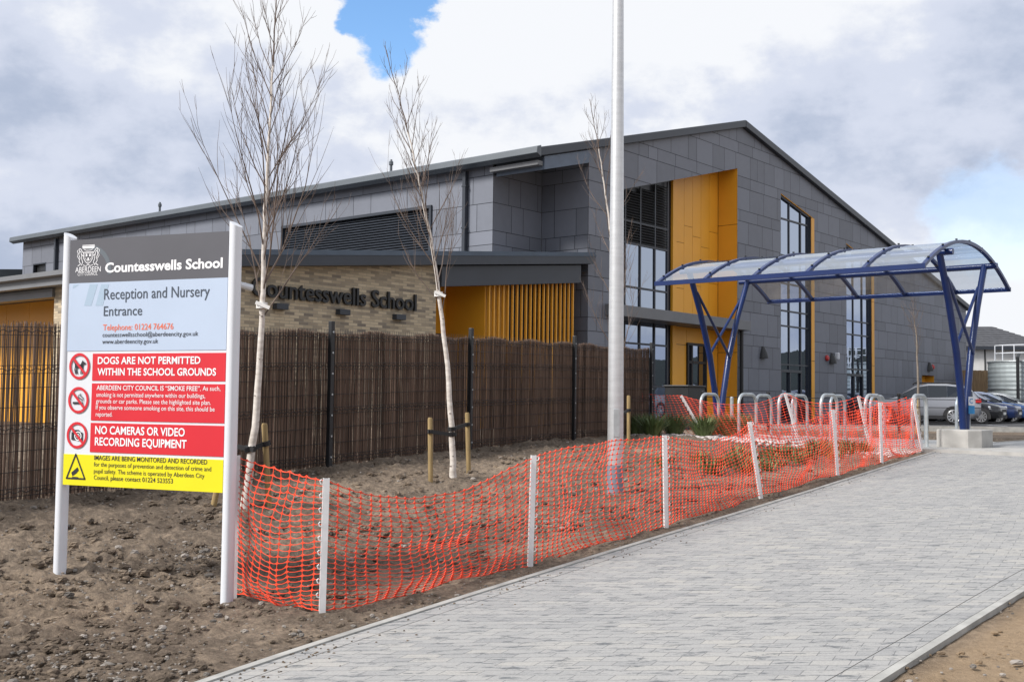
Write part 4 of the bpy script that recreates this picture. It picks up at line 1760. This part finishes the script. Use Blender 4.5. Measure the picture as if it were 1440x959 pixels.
def netting(root, posts, tops, sags, rows, cw, seed, lift=.02, bunch=1.25, thick=1.):
    """posts/tops: world points at the foot and the top of every pin; the net hangs between them"""
    rn = random.Random(seed)
    q = MB()
    cols = []
    for i in range(len(posts) - 1):
        b0, b1x, t0, t1x = posts[i], posts[i + 1], tops[i], tops[i + 1]
        ln_ = (b1x - b0).length
        n = max(2, round(ln_ / cw))
        side = Vector(((b1x - b0).y, -(b1x - b0).x, 0)).normalized()
        for k in range(n + (1 if i == len(posts) - 2 else 0)):
            f = k / n
            bot = b0.lerp(b1x, f)
            top = t0.lerp(t1x, f)
            g_ = gz(bot.x, bot.y) + lift + .015 * math.sin(f * 9 + i * 2)
            sg = 4 * f * (1 - f)
            s_, skew = sags[i]
            sgk = sg * (1 + skew * (f - .5))
            top = top - Vector((0, 0, s_ * sgk))
            bot = Vector((bot.x, bot.y, g_))
            c_ = []
            for r in range(rows + 1):
                v = r / rows
                vb_ = v ** (1 + (bunch - 1) * sg)          # rows crowd together at the foot in mid span
                p = bot.lerp(top, vb_)
                bil = .10 * sg * math.sin(v * math.pi) * math.sin(i * 1.7 + 1) + .09 * sg * mn.noise(Vector((f * 4 + i * 3, v * 3, seed)))
                p = p + side * bil + Vector((0, 0, .026 * sg * mn.noise(Vector((f * 6 + i * 5, v * 6, seed + 4)))))
                c_.append(p)
            cols.append(c_)
    hs, vs2 = .0038 * thick, .0027 * thick
    for i in range(len(cols) - 1):
        for r in range(rows + 1):
            a, b = cols[i][r], cols[i + 1][r]
            m_ = (a + b) / 2 - Vector((0, 0, .004 + .003 * rn.random()))
            w_ = hs * (1.5 if r in (0, rows) else 1)
            q.tube([a, m_, b], [w_ * 1.0, w_ * .62, w_ * 1.0], 4, cap=False)
    for i, c_ in enumerate(cols):
        for r in range(rows):
            q.tube([c_[r], c_[r + 1]], vs2, 3, cap=False)
        for r in range(rows + 1):
            a, b = cols[max(i - 1, 0)][r], cols[min(i + 1, len(cols) - 1)][r]
            d = (b - a).normalized()
            c = c_[r]
            hz = .0120 * thick
            u = Vector((0, 0, 1))
            nrm = d.cross(u).normalized() * .004
            q.prism([c - d * hz * 1.3 - nrm, c - u * hz * .85 - nrm, c + d * hz * 1.3 - nrm, c + u * hz * .85 - nrm], nrm * 2)
    return q.build('netting', M_ORANGE, root)


PB = [(330, 838, 335, 640), (454, 865, 460, 672), (746, 796, 751, 640), (937, 741, 935, 612), (1070, 699, 1054, 593), (1178, 668, 1171, 576), (1240, 651, 1237, 566), (1297, 636, 1284, 559)]
posts, tops_ = [], []
for bx, by, tx, ty in PB:
    b = ong(bx, by)
    posts.append(b)
    tops_.append(atY(tx, ty, b.y))
front = thing('barrier_netting', 'orange barrier netting on white pins along the paved path', 'barrier', posts[2])
for b, t in zip(posts, tops_):
    pin(front, b, t)
N1 = 24
netting(front, posts, [t - Vector((0, 0, .012)) for t in tops_], [(.02, 0), (.20, -.5), (-.03, -.8), (.13, .5), (.10, .2), (.07, 0), (.04, 0)], N1, .092, 2)
b7 = posts[-1]
back_pts, back_top = [], []
for px_, ty, s_, ln_ in ((887, 549, 5.9, 0), (958, 556, 4.5, .17), (1104, 553, 2.42, .12), (1207, 557, 1.06, .14)):
    p = Vector((b7.x, b7.y, 0)) + L_ * s_
    b = Vector((p.x + ln_, p.y, gz(p.x, p.y)))
    tpv = atY(px_, ty, p.y)
    back_pts.append(b)
    back_top.append(tpv)
back = thing('barrier_netting', 'orange barrier netting on leaning pins in front of the cycle stands', 'barrier', back_pts[1])
for b, t in zip(back_pts, back_top):
    pin(back, b, t)
cp_ = b7 + L_ * .12
netting(back, back_pts + [Vector((cp_.x, cp_.y, cp_.z))], back_top + [tops_[-1] + L_ * .12], [(.04, 0), (.20, .4), (.16, 0), (.10, .3)], 18, .11, 8, thick=1.0)


# ------------------------------------------------------------------ cycle stands and shelter
ORD = ['nearest', 'second', 'third', 'fourth', 'fifth', 'farthest']
stand0 = thing('cycle_stand', '', 'cycle stand', (0, 0, 0), group='hoop cycle stands under the shelter', local=True)
q = MB()
hw, hh, rr_ = .36, .925, .2
pts = [(-hw, 0, -.12), (-hw, 0, hh - rr_)]
for k in range(1, 9):
    an = math.pi - k * math.pi / 2 / 8
    pts.append((-hw + rr_ + rr_ * math.cos(an), 0, hh - rr_ + rr_ * math.sin(an)))
for k in range(0, 9):
    an = math.pi / 2 - k * math.pi / 2 / 8
    pts.append((hw - rr_ + rr_ * math.cos(an), 0, hh - rr_ + rr_ * math.sin(an)))
pts.append((hw, 0, -.12))
q.tube(pts, .032, 12)
q.build('hoop', M_GALV, stand0, smooth=True)
for sx in (-1, 1):
    q = MB()
    q.tube([(sx * hw, 0, .0), (sx * hw, 0, .012)], .075, 16)
    q.build('base_plate', M_GALV, stand0)
first_ = True
for row, d in ((0, 0.), (1, 2.35)):
    for k in range(6):
        o = stand0 if first_ else copy_tree(stand0)
        first_ = False
        p = Vector((7.3, 20.0, 0)) + L_ * (.85 * k) + G_ * d
        o.location = (p.x, p.y, EYE - .769)
        o.rotation_euler = (0, 0, YAW)
        o['label'] = 'steel hoop cycle stand, %s from the concrete block in the %s row' % (ORD[k], 'row nearer the netting' if row == 0 else 'row nearer the school')
        o['label'] = 'galvanised hoop cycle stand, %s from the concrete block in the row %s' % (ORD[k], 'behind the netting' if row == 0 else 'nearer the school')

SB = Vector((8.43, 20.5, EYE - .665))
shel = thing('cycle_shelter', 'blue framed cycle shelter with clear barrel vaulted roof', 'shelter', SB)
SLEN = 5.25


def Sx(w_, s_, z):
    p = SB + G_ * w_ + L_ * s_
    return Vector((p.x, p.y, z + EYE))


for s_ in (.12, SLEN - .05):
    q = MB()
    pt = [Sx(x, s_ + y, -.665 + 0) for x, y in ((-.46, -.34), (.46, -.34), (.46, .34), (-.46, .34))]
    ch = []
    for x, y in ((-.50, -.22), (-.32, -.40), (.32, -.40), (.50, -.22), (.50, .22), (.32, .40), (-.32, .40), (-.50, .22)):
        ch.append(Sx(x, s_ + y, -.82))
    q.prism(ch, (0, 0, .37))
    q.build('concrete_block', M_CONC, shel, bevel=.02)
    for w_ in (-1, 1):
        q = MB()
        q.tube([Sx(w_ * .07, s_, -.45), Sx(w_ * .16, s_, .1), Sx(w_ * .40, s_, .95), Sx(w_ * .80, s_, 1.85), Sx(w_ * 1.27, s_, 2.70)], [.064, .064, .064, .062, .060], 16)
        q.build('post', M_BLUE, shel, smooth=True)
        q = MB()
        q.tube([Sx(w_ * 1.02, s_ + .05 * w_, 2.25), Sx(-w_ * .38, s_ + .05 * w_, .95)], .030, 10)
        q.build('brace', M_BLUE, shel, smooth=True)
for w_ in (-1, 1):
    q = MB()
    q.tube([Sx(w_ * 1.27, -.12, 2.68), Sx(w_ * 1.27, SLEN + .15, 2.68)], .058, 14)
    q.build('beam', M_BLUE, shel, smooth=True)
RV = 2.4
ARC = []
for k in range(21):
    x = -RV + 2 * RV * k / 20
    ARC.append((x, 2.98 - .65 * (abs(x) / RV) ** 2.0))
for j in range(6):
    s_ = j * SLEN / 5
    q = MB()
    for (x0, z0), (x1, z1) in zip(ARC, ARC[1:]):
        q.hexa([Sx(x0, s_ - .035, z0 - .03), Sx(x1, s_ - .035, z1 - .03), Sx(x1, s_ + .035, z1 - .03), Sx(x0, s_ + .035, z0 - .03),
                Sx(x0, s_ - .035, z0 + .03), Sx(x1, s_ - .035, z1 + .03), Sx(x1, s_ + .035, z1 + .03), Sx(x0, s_ + .035, z0 + .03)])
    rb = q.build('rib', M_BLUE, shel)
    q = MB()
    for k in (1, 4, 7, 10, 13, 16, 19):
        c = Sx(ARC[k][0], s_, ARC[k][1] + .035)
        q.tube([c, c + Vector((0, 0, .022))], .022, 8)
    q.build('bolt', M_BLACK, rb)
for w_ in (-1, 1):
    q = MB()
    c = Sx(w_ * (RV + .01), SLEN / 2, 2.32)
    q.box(c, (.05, SLEN + .08, .085), (G_, L_, Vector((0, 0, 1))))
    q.build('eave_rail', M_BLUE, shel)
for j in range(5):
    s0_, s1_ = j * SLEN / 5 + .036, (j + 1) * SLEN / 5 - .036
    q = MB()
    up = [(x, z + .004) for x, z in ARC]
    lo = [(x, z - .004) for x, z in ARC]
    for (x0, z0), (x1, z1) in zip(ARC, ARC[1:]):
        q.face([Sx(x0, s0_, z0), Sx(x1, s0_, z1), Sx(x1, s1_, z1), Sx(x0, s1_, z0)])
    ob = q.build('roof_sheet', M_POLY, shel, smooth=True)
# little notice on the right-hand post
q = MB()
c = Sx(.19, .02, .02)
q.box(c - Vector((0, .0, 0)), (.11, .006, .22), (Vector((1, 0, 0)), Vector((0, 1, 0)), Vector((0, 0, 1))))
NT = Sx(.10, .12, -.05)
q = MB()
q.box(Vector((NT.x + .06, NT.y - .10, NT.z + .12)), (.11, .008, .16))
nt_ = q.build('notice_plate', M_WHITE, shel)
q = MB()
q.box(Vector((NT.x + .06, NT.y - .10, NT.z - .04)), (.11, .008, .15))
q.build('lower_plate', mat('notice_blue', (.02, .20, .45), .4), nt_)
q = MB()
put_text(q, 'C', .02, .085, 0, 0, .085, lambda u, v, o: Vector((NT.x + u, NT.y - .106 - o, NT.z + .08 + v)), .01, .001)
q.build('lettering', mat('notice_blue', (.02, .20, .45), .4), nt_)

# slim white post left among the stands
p = atY(1029, 598, 22.9)
wp = thing('marker_post', 'slim pale upright post between the two leftmost cycle stands', 'post', (p.x, p.y, EYE - .66))
q = MB()
q.tube([(p.x, p.y, EYE - .8), (p.x, p.y, EYE + .09), (p.x, p.y, EYE + .11)], [.036, .036, .02], 12)
q.build('tube', M_GALV, wp)
q = MB()
q.tube([(p.x, p.y, EYE - .770), (p.x, p.y, EYE - .755)], .08, 14)
q.build('base_plate', M_GALV, wp)

# black planter by the entrance
p = atY(963, 560, 33.)
bx = thing('black_bin_store', 'low black storage box beside the amber entrance wall', 'storage box', (p.x, p.y, EYE - .84))
q = MB()
q.box((p.x, p.y, EYE - .2), (.95, .8, 1.24), (G_, L_, Vector((0, 0, 1))))
q.build('body', M_BLACK, bx, bevel=.02)
q = MB()
q.box((p.x, p.y, EYE + .45), (1.02, .86, .06), (G_, L_, Vector((0, 0, 1))))
q.build('lid', M_BLACK, bx, bevel=.02)

# low rail fence on the verge before the car park
rl = thing('rail_fence', 'low black post and wire fence along the verge before the parked cars', 'fence', atY(1300, 605, 30))
zf = gz(15, 30)
x = 5.0
prevp = None
while x < 22:
    q = MB()
    yy = 29.2 + (x - 5) * .02
    q.tube([(x, yy, gz(x, yy) - .2), (x, yy, EYE + .20), (x, yy, EYE + .23), (x, yy, EYE + .27), (x, yy, EYE + .29)], [.035, .035, .05, .05, .02], 10)
    q.build('post', M_BLACK, rl)
    if prevp:
        q = MB()
        for h in (-.08, -.45, .13):
            q.tube([(prevp[0], prevp[1], EYE + h), (x, yy, EYE + h)], .010, 5)
        q.build('wire', M_BLACK, rl)
    prevp = (x, yy)
    x += 1.72


# ------------------------------------------------------------------ planting bed
def clump(q, c, n, h, rg, wide=.5):
    for k in range(n):
        an = rg.uniform(0, 6.283)
        ln_ = h * rg.uniform(.55, 1.15)
        out = wide * rg.uniform(.15, 1) * h
        d = Vector((math.cos(an), math.sin(an), 0))
        s = Vector((-d.y, d.x, 0)) * rg.uniform(.003, .008)
        b = c + d * rg.uniform(0, .16)
        m_ = b + d * out * .45 + Vector((0, 0, ln_ * .65))
        t = b + d * out + Vector((0, 0, ln_))
        q.face([b - s, b + s, m_ + s * 1.3, m_ - s * 1.3])
        q.face([m_ - s * 1.3, m_ + s * 1.3, t])


rg = random.Random(31)
for px_, py in ((893, 612), (918, 614), (948, 612), (990, 615), (1005, 612), (1026, 613), (1040, 610)):
    c = ong(px_, py)
    pl = thing('bedding_plant', 'tufted green bedding plant in the soil before the rear netting', 'plant', c, group='tufted plants at the back of the soil bed')
    q = MB()
    clump(q, c, 420, .42, rg, 1.0)
    q.build('leaves', M_LEAF, pl)
q = MB()
for k in range(52):
    f = .22 + .78 * rg.random()
    base = posts[4].lerp(posts[7], f)
    dd = rg.uniform(1.0, 2.3) * (1.2 - .5 * f)
    c = Vector((base.x, base.y, 0)) + Vector((-.824, .567, 0)) * dd
    c.z = gz(c.x, c.y) - .01
    clump(q, c, 70, rg.uniform(.10, .26), rg, 1.0)
tag(q.build('ground_cover', M_LEAF), 'low green and reddish ground cover in the netted bed', 'ground cover', kind='stuff')


# stones and clods
def pebble(q, c, r, rg, tone):
    b = len(q.v)
    sc = Vector((rg.uniform(.7, 1.3), rg.uniform(.7, 1.3), rg.uniform(.45, .8)))
    rz = rg.uniform(0, 6.28)
    rings = [(0, -1)]
    vs_ = []
    for el in (-.5, .25, .8):
        for j in range(6):
            an = j * 1.0472 + rz + el
            k = rg.uniform(.82, 1.15)
            vs_.append(Vector((math.cos(an) * math.cos(el) * sc.x, math.sin(an) * math.cos(el) * sc.y, math.sin(el) * sc.z)) * r * k)
    vs_.append(Vector((0, 0, r * sc.z)))
    q.v += [c + v for v in vs_]
    for lv_ in (0, 1):
        for j in range(6):
            q.t[len(q.f)] = tone
            q.f.append((b + lv_ * 6 + j, b + lv_ * 6 + (j + 1) % 6, b + lv_ * 6 + 6 + (j + 1) % 6, b + lv_ * 6 + 6 + j))
    for j in range(6):
        q.t[len(q.f)] = tone
        q.f.append((b + 12 + j, b + 12 + (j + 1) % 6, b + 18))


q = MB()
for k in range(900):
    f = rg.random()
    base = Vector((b7.x, b7.y, 0)) + L_ * (5.4 * f) + G_ * rg.gauss(-.55, .35)
    base.z = gz(base.x, base.y) + .015
    pebble(q, base, rg.uniform(.018, .05), rg, rg.random())
tag(q.build('pale_cobbles', tone_mat('pale_stone', (.50, .45, .43), .85, .3, .3)), 'pale stones edging the bed below the rear netting', 'stones', kind='stuff')
q = MB()
qc = MB()
heaps = [(-2.45, 6.35, .35), (-2.1, 6.05, .25), (-2.9, 9.0, .5), (-1.2, 11.5, .9), (.4, 11.2, .8), (-2.2, 9.6, .5)]
cnt = 0
while cnt < 8000:
    if rg.random() < .12:
        hx, hy, hr = rg.choice(heaps)
        x, y = rg.gauss(hx, hr), rg.gauss(hy, hr)
    else:
        y = 4.6 + 16 * rg.random() ** 1.7
        x = rg.uniform(-.48 * y - 1, .45 * y)
    if on_path(x, y, .07) or not (-8 < x < 9):
        continue
    if path_d(x, y) < 0 and rg.random() < .6:
        continue
    aa, bb = ab(x, y)
    if aa > 19.2:
        continue
    z = gz(x, y) + .004 + (.012 if path_d(x, y) > .8 else 0)
    r_ = min(.034, .0038 * (1 + rg.paretovariate(2.1)))
    if rg.random() < .42:
        pebble(qc, Vector((x, y, z)), r_ * 1.5, rg, rg.random() * .5)
    else:
        pebble(q, Vector((x, y, z)), r_, rg, rg.random())
    cnt += 1
for k in range(420):                         # crumbs of soil spilt on to the path
    i = rg.randrange(8, len(LE) - 14)
    p = LE[i].lerp(LE[i + 1], rg.random()) + Vector((.824, -.567)) * abs(rg.gauss(0, .16))
    pebble(qc, Vector((p.x, p.y, gz(p.x, p.y, False) + .014)), rg.uniform(.003, .010), rg, .3)
cnt = 0
while cnt < 520:                             # larger broken clods turned up by the digger
    y = 5.2 + 13 * rg.random() ** 1.3
    x = rg.uniform(-.48 * y, .3 * y)
    if path_d(x, y) < .55 or path_d(x, y) > 5.2:
        continue
    r_ = rg.uniform(.022, .055)
    pebble(qc, Vector((x, y, gz(x, y) + .008)), r_, rg, .3)
    for k in range(3):
        pebble(qc, Vector((x + rg.uniform(-.08, .08), y + rg.uniform(-.08, .08), gz(x, y) + .006)), r_ * rg.uniform(.25, .5), rg, .3)
    cnt += 1
tag(q.build('gravel', M_STONE), 'small grey stones scattered over the soil', 'stones', kind='stuff')
tag(qc.build('soil_clods', M_SOIL), 'crumbled clods lying on the soil', 'soil', kind='stuff')


# ------------------------------------------------------------------ cars
M_TYRE = mat('tyre_rubber', (.018, .018, .019), .85)
M_RIM = mat('alloy_rim', (.55, .56, .58), .3, metal=.8)
M_TRIM = mat('black_trim', (.02, .02, .022), .6)
M_CARGLASS = mix_glass('car_glass', (.012, .014, .017), (.8, .88, 1), (.05, .32), .03, False)
M_LAMP = mat('lamp_lens', (.62, .66, .70), .12, spec=.8)
M_TAIL = mat('tail_lens', (.40, .02, .02), .2)
M_PLATE = mat('number_plate', (.72, .72, .68), .5)

SUV = [(0, .42, .66, .70, .62), (.10, .30, .86, .88, .80), (.55, .26, .99, 1.00, .89), (1.10, .25, 1.06, 1.08, .915), (1.35, .25, 1.08, 1.15, .92), (2.05, .25, 1.08, 1.60, .925),
       (2.55, .25, 1.09, 1.685, .925), (3.30, .25, 1.11, 1.68, .925), (3.95, .26, 1.13, 1.60, .92), (4.28, .28, 1.13, 1.42, .90), (4.48, .32, 1.08, 1.14, .87), (4.60, .45, .92, .95, .80)]
HATCH = [(0, .38, .58, .62, .60), (.10, .26, .76, .78, .76), (.5, .21, .87, .88, .85), (1.0, .20, .93, .95, .88), (1.25, .20, .95, 1.02, .89), (1.95, .20, .96, 1.40, .89),
         (2.45, .20, .97, 1.47, .89), (3.1, .20, .98, 1.46, .89), (3.65, .21, 1.0, 1.36, .88), (3.98, .24, 1.0, 1.15, .86), (4.15, .30, .92, .96, .82), (4.25, .42, .78, .80, .76)]


def car(name, label, sec, paint, loc, rz, wheels):
    root = thing(name, label, 'car', loc, rz, group='cars parked beyond the cycle shelter', local=True)
    L0 = sec[-1][0] / 2
    rows = []
    for x, zb, zbelt, ztop, hw_ in sec:
        x -= L0
        cab = ztop - zbelt > .12
        tw = hw_ * (.74 if cab else .9)
        half = [(hw_ * .86, zb), (hw_ * .98, zb + .14), (hw_, zb + (zbelt - zb) * .55), (hw_ * .955, zbelt - .02), (hw_ * (.93 if cab else .92), zbelt), (tw, ztop - (.05 if cab else .005)), (tw * .82, ztop), (0, ztop + (.03 if cab else .012))]
        rows.append([(x, y, z) for y, z in half] + [(x, -y, z) for y, z in half[-2::-1]])
    q = MB()
    n = len(rows[0])
    for r in rows:
        q.v += [Vector(p) for p in r]
    for i in range(len(rows) - 1):
        for k in range(n - 1):
            q.f.append((i * n + k, (i + 1) * n + k, (i + 1) * n + k + 1, i * n + k + 1))
        q.f.append((i * n, i * n + n - 1, (i + 1) * n + n - 1, (i + 1) * n))
    q.f.append(tuple(range(n)))
    q.f.append(tuple((len(rows) - 1) * n + k for k in range(n))[::-1])
    body = q.build('body', paint, root, smooth=True)
    # glazing, a little proud of the body
    cab = [i for i, s in enumerate(sec) if s[3] - s[2] > .06]
    cab = cab[1:] if sec[cab[0]][3] - sec[cab[0]][2] < .05 else cab
    for sgn in (0, 1):
        ks = (4, 5) if sgn == 0 else (n - 5, n - 6)
        for i0 in range(cab[0], cab[-1]):
            q = MB()
            a, b, c, d = (Vector(rows[i0][ks[0]]), Vector(rows[i0 + 1][ks[0]]), Vector(rows[i0 + 1][ks[1]]), Vector(rows[i0][ks[1]]))
            m_ = (a + b + c + d) / 4
            out = Vector((0, .014 if sgn == 0 else -.014, .006))
            q.prism([Vector((m_.x + (p.x - m_.x) * .985, m_.y + (p.y - m_.y) * .9, m_.z + (p.z - m_.z) * .9)) + out * .2 for p in (a, b, c, d)], out)
            q.build('side_window', M_CARGLASS, root)
    i = cab[0]
    for (i0, i1), nm in (((cab[0] - 1, cab[0]), 'windscreen'), ((cab[-1], cab[-1] + 1), 'rear_window')):
        q = MB()
        a, b, c, d = Vector(rows[i0][5]), Vector(rows[i0][n - 6]), Vector(rows[i1][n - 6]), Vector(rows[i1][5])
        m_ = (a + b + c + d) / 4 + Vector((0, 0, .03))
        nn_ = (b - a).cross(d - a).normalized()
        if nn_.z < 0:
            nn_ = -nn_
        q.prism([m_ + (p + Vector((0, 0, .03)) - m_) * .92 for p in (a, b, c, d)], nn_ * .012)
        q.build(nm, M_CARGLASS, root)
    hwm = max(s[4] for s in sec)
    wr_ = .345 if sec is SUV else .315
    for x in wheels:
        for sg in (-1, 1):
            q = MB()                           # arch
            pts = [(x - L0 + (wr_ + .085) * math.cos(R(a)), sg * (hwm - .012), wr_ + (wr_ + .085) * math.sin(R(a))) for a in range(-15, 196, 15)]
            q.prism(pts, (0, sg * .022, 0))
            q.build('wheel_arch', M_TRIM, root)
            q = MB()
            c = Vector((x - L0, sg * (hwm - .10), wr_))
            q.tube([c + Vector((0, y * sg, 0)) for y in (-.1, -.08, .09, .12)], [wr_ * .9, wr_, wr_, wr_ * .9], 24)
            wh = q.build('wheel', M_TYRE, root, smooth=True)
            q = MB()
            for k in range(10):
                an = R(36 * k)
                d = Vector((math.cos(an), 0, math.sin(an)))
                s = Vector((-d.z, 0, d.x))
                o_ = c + Vector((0, sg * .118, 0))
                q.prism([o_ + d * .05 - s * .022, o_ + d * wr_ * .70 - s * .030, o_ + d * wr_ * .70 + s * .030, o_ + d * .05 + s * .022], (0, sg * .012, 0))
            q.tube([c + Vector((0, sg * .115, 0)), c + Vector((0, sg * .135, 0))], .06, 12)
            pr = [(c + Vector((wr_ * .72 * math.cos(R(a)), sg * .118, wr_ * .72 * math.sin(R(a))))) for a in range(0, 361, 15)]
            q.tube(pr, .018, 5, cap=False)
            q.build('rim', M_RIM, wh)
    x0, x1 = sec[1][0] - L0, sec[-2][0] - L0
    for sg in (-1, 1):
        q = MB()
        zf_ = sec[1][2] - .12
        q.hexa([(x0 - .03, sg * .45, zf_), (x0 + .30, sg * (hwm - .06), zf_ + .02), (x0 + .36, sg * (hwm - .04), zf_ + .02), (x0 + .06, sg * .45, zf_),
                (x0 + .02, sg * .47, zf_ + .13), (x0 + .36, sg * (hwm - .05), zf_ + .15), (x0 + .42, sg * (hwm - .07), zf_ + .15), (x0 + .1, sg * .47, zf_ + .13)])
        q.build('headlight', M_LAMP, root)
        q = MB()
        zr = sec[-3][2] - .20
        q.box((x1 + .02, sg * (hwm - .17), zr + .06), (.22, .30, .16))
        q.build('tail_light', M_TAIL, root, bevel=.02)
        q = MB()
        mx0 = sec[4][0] - L0 + .30
        q.box((mx0, sg * (hwm + .09), sec[4][2] + .07), (.12, .20, .14))
        q.build('wing_mirror', M_TRIM, root, bevel=.03)
    q = MB()
    q.box((x0 - .045, 0, sec[1][1] + .28), (.12, .95, .22))
    q.build('grille', M_TRIM, root, bevel=.02)
    q = MB()
    q.box((x0 - .115, 0, sec[1][1] + .20), (.02, .52, .115))
    q.build('number_plate', M_PLATE, root)
    q = MB()
    for sg in (-1, 1):
        q.box((0, sg * (hwm - .02), sec[3][1] + .05), (2.2, .06, .14))
    q.build('sill', M_TRIM, root)
    if sec is SUV:
        for sg in (-1, 1):
            q = MB()
            q.tube([(-.35, sg * .62, 1.66), (-.25, sg * .62, 1.735), (1.35, sg * .62, 1.72), (1.5, sg * .62, 1.64)], .022, 6)
            q.build('roof_rail', M_TRIM, root)
    return root


P_SILVER = mat('silver_paint', (.30, .31, .34), .28, metal=.35, coat=.6)
P_BLACK = mat('black_paint', (.012, .013, .016), .22, coat=.8)
P_NAVY = mat('navy_paint', (.015, .03, .10), .22, coat=.8)
P_BLUE = mat('blue_car_paint', (.03, .08, .22), .22, coat=.8)
P_GREY = mat('pale_grey_paint', (.38, .40, .42), .25, metal=.3, coat=.6)
zcar = zc + .002
pc = atY(1296, 590, 47.5)
car('parked_car', 'silver estate style car parked side on with black wheel arches', SUV, P_SILVER, (pc.x, 47.5, zcar), R(-20), (.85, 3.55))
for label, paint, x, y in (('black hatchback nosing out just right of the shelter post', P_BLACK, 20.3, 51.2), ('navy car parked behind the black hatchback', P_NAVY, 22.0, 53.4),
                           ('bright blue car third along from the shelter post', P_BLUE, 23.7, 55.7), ('pale grey car at the far right end of the row', P_GREY, 25.5, 58.0)):
    car('parked_car', label, HATCH, paint, (x, y, zcar), R(145), (.78, 3.35))

# ------------------------------------------------------------------ beyond the car park: house, tank, timber fence
HZ = 92.
hc = atY(1418, 545, HZ)
house = thing('rendered_house', 'pale rendered house with a dark hipped tile roof beyond the car park', 'house', (hc.x, HZ, EYE - .9))


def hp(px_, py_, dy=0.):
    return atY(px_, py_, HZ + dy)


ztop_ = hp(1412, 488).z
zr_ = hp(1412, 454).z
x0, x1 = hp(1377, 500).x - 3, hp(1478, 500).x
q = MB()
q.box(((x0 + x1) / 2, HZ + 4.5, (ztop_ + EYE - 1) / 2), (x1 - x0 - .8, 9, ztop_ - EYE + 1))
q.build('wall', M_RENDER, house)
q = MB()
xr0, xr1 = x0 + 1.5, hp(1412, 454).x
e = [Vector((x0 - .4, HZ - .4, ztop_)), Vector((x1 + .4, HZ - .4, ztop_)), Vector((x1 + .4, HZ + 9.4, ztop_)), Vector((x0 - .4, HZ + 9.4, ztop_))]
rA, rB = Vector((xr0 - 1.9, HZ + 4.5, zr_ - .1)), Vector((xr1, HZ + 4.5, zr_))
rB2 = Vector((xr1 + .9, HZ + 4.5, zr_))
nrow = 11
for A_, B_, C_, D_ in ((e[0], e[1], rB2, rA), (e[1], e[2], rB2, rB2), (e[2], e[3], rA, rB2), (e[3], e[0], rA, rA)):
    for k in range(nrow):
        f0, f1 = k / nrow, (k + 1) / nrow
        up = Vector((0, 0, .05))
        q.face([A_.lerp(D_, f0) + up, B_.lerp(C_, f0) + up, B_.lerp(C_, f1), A_.lerp(D_, f1)])
        q.face([A_.lerp(D_, f0), B_.lerp(C_, f0), B_.lerp(C_, f0) + up, A_.lerp(D_, f0) + up])
hr = q.build('roof', M_TILE, house)
q = MB()
q.box(((x0 + x1) / 2, HZ - .45, ztop_ - .12), (x1 - x0 + 1, .12, .26))
q.build('gutter', M_DARK, hr)
q = MB()
q.tube([(hp(1385, 500).x, HZ - .02, EYE - .9), (hp(1385, 500).x, HZ - .02, ztop_)], .06, 8)
q.build('downpipe', M_BLACK, house)

TZ = 62.
tcx = atY(1393, 520, TZ).x + 2.0
tank = thing('water_tank', 'round galvanised water tank with ladder and railings on top', 'tank', (tcx, TZ, EYE - .9))
zt0, zt1 = EYE - .9, atY(1420, 508, TZ).z
q = MB()
nr = 36
zz = [zt0 + (zt1 - zt0) * k / 28 for k in range(29)]
q.tube([(tcx, TZ, z) for z in zz], [1.98 + (.02 if k % 2 else 0) for k in range(29)], nr)
tb = q.build('drum', mat('dull_zinc', (.42, .47, .48), .6, metal=.15, var=.1, vscale=2), tank)
q = MB()
for z in (zt0 + .9, zt0 + 1.8, zt1 - .05):
    pr = [(tcx + 2.03 * math.cos(R(a)), TZ + 2.03 * math.sin(R(a)), z) for a in range(0, 361, 10)]
    q.tube(pr, .03, 4, cap=False)
q.build('hoop_band', M_GALV, tb)
q = MB()
lx_ = tcx - .75
for dx in (-.2, .2):
    q.tube([(lx_ + dx, TZ - 1.98, zt0), (lx_ + dx, TZ - 1.98, zt1 + .9)], .025, 6)
z = zt0 + .2
while z < zt1:
    q.tube([(lx_ - .2, TZ - 1.98, z), (lx_ + .2, TZ - 1.98, z)], .018, 5)
    z += .28
q.build('ladder', M_WHITE, tank)
q = MB()
for k in range(9):
    an = R(180 + k * 22.5)
    x_, y_ = tcx + 1.75 * math.cos(an), TZ + 1.75 * math.sin(an)
    q.tube([(x_, y_, zt1), (x_, y_, zt1 + .85)], .03, 5)
for h in (.42, .85):
    q.tube([(tcx + 1.75 * math.cos(R(a)), TZ + 1.75 * math.sin(R(a)), zt1 + h) for a in range(180, 361, 15)], .028, 5)
q.build('railing', M_WHITE, tank)
q = MB()
q.tube([(tcx - 1.35, TZ - 1.9, zt0), (tcx - 1.35, TZ - 1.9, zt1 + .15), (tcx - 1.1, TZ - 1.5, zt1 + .3)], .09, 8)
q.tube([(tcx + .4, TZ - 2.05, zt1 - .8), (tcx + .4, TZ - 2.3, zt1 - .8)], .14, 10)
q.build('pipe', M_BLACK, tank)
fx = atY(1384, 540, 66).x
tf = thing('timber_fence', 'short brown close boarded timber fence left of the water tank', 'fence', (fx, 66, EYE - .9))
q = MB()
zf1 = atY(1384, 521, 66).z
for k in range(18):
    q.box((fx - 1.6 + k * .15, 66, (zf1 + EYE - .9) / 2), (.14, .03, zf1 - EYE + .9 + .02 * (k % 2)))
q.build('board', M_TIMBER, tf)
q = MB()
for k in (0, 9, 17):
    q.box((fx - 1.6 + k * .15, 66.07, (zf1 + EYE - .9) / 2), (.1, .1, zf1 - EYE + .9))
q.build('post', M_TIMBER, tf)
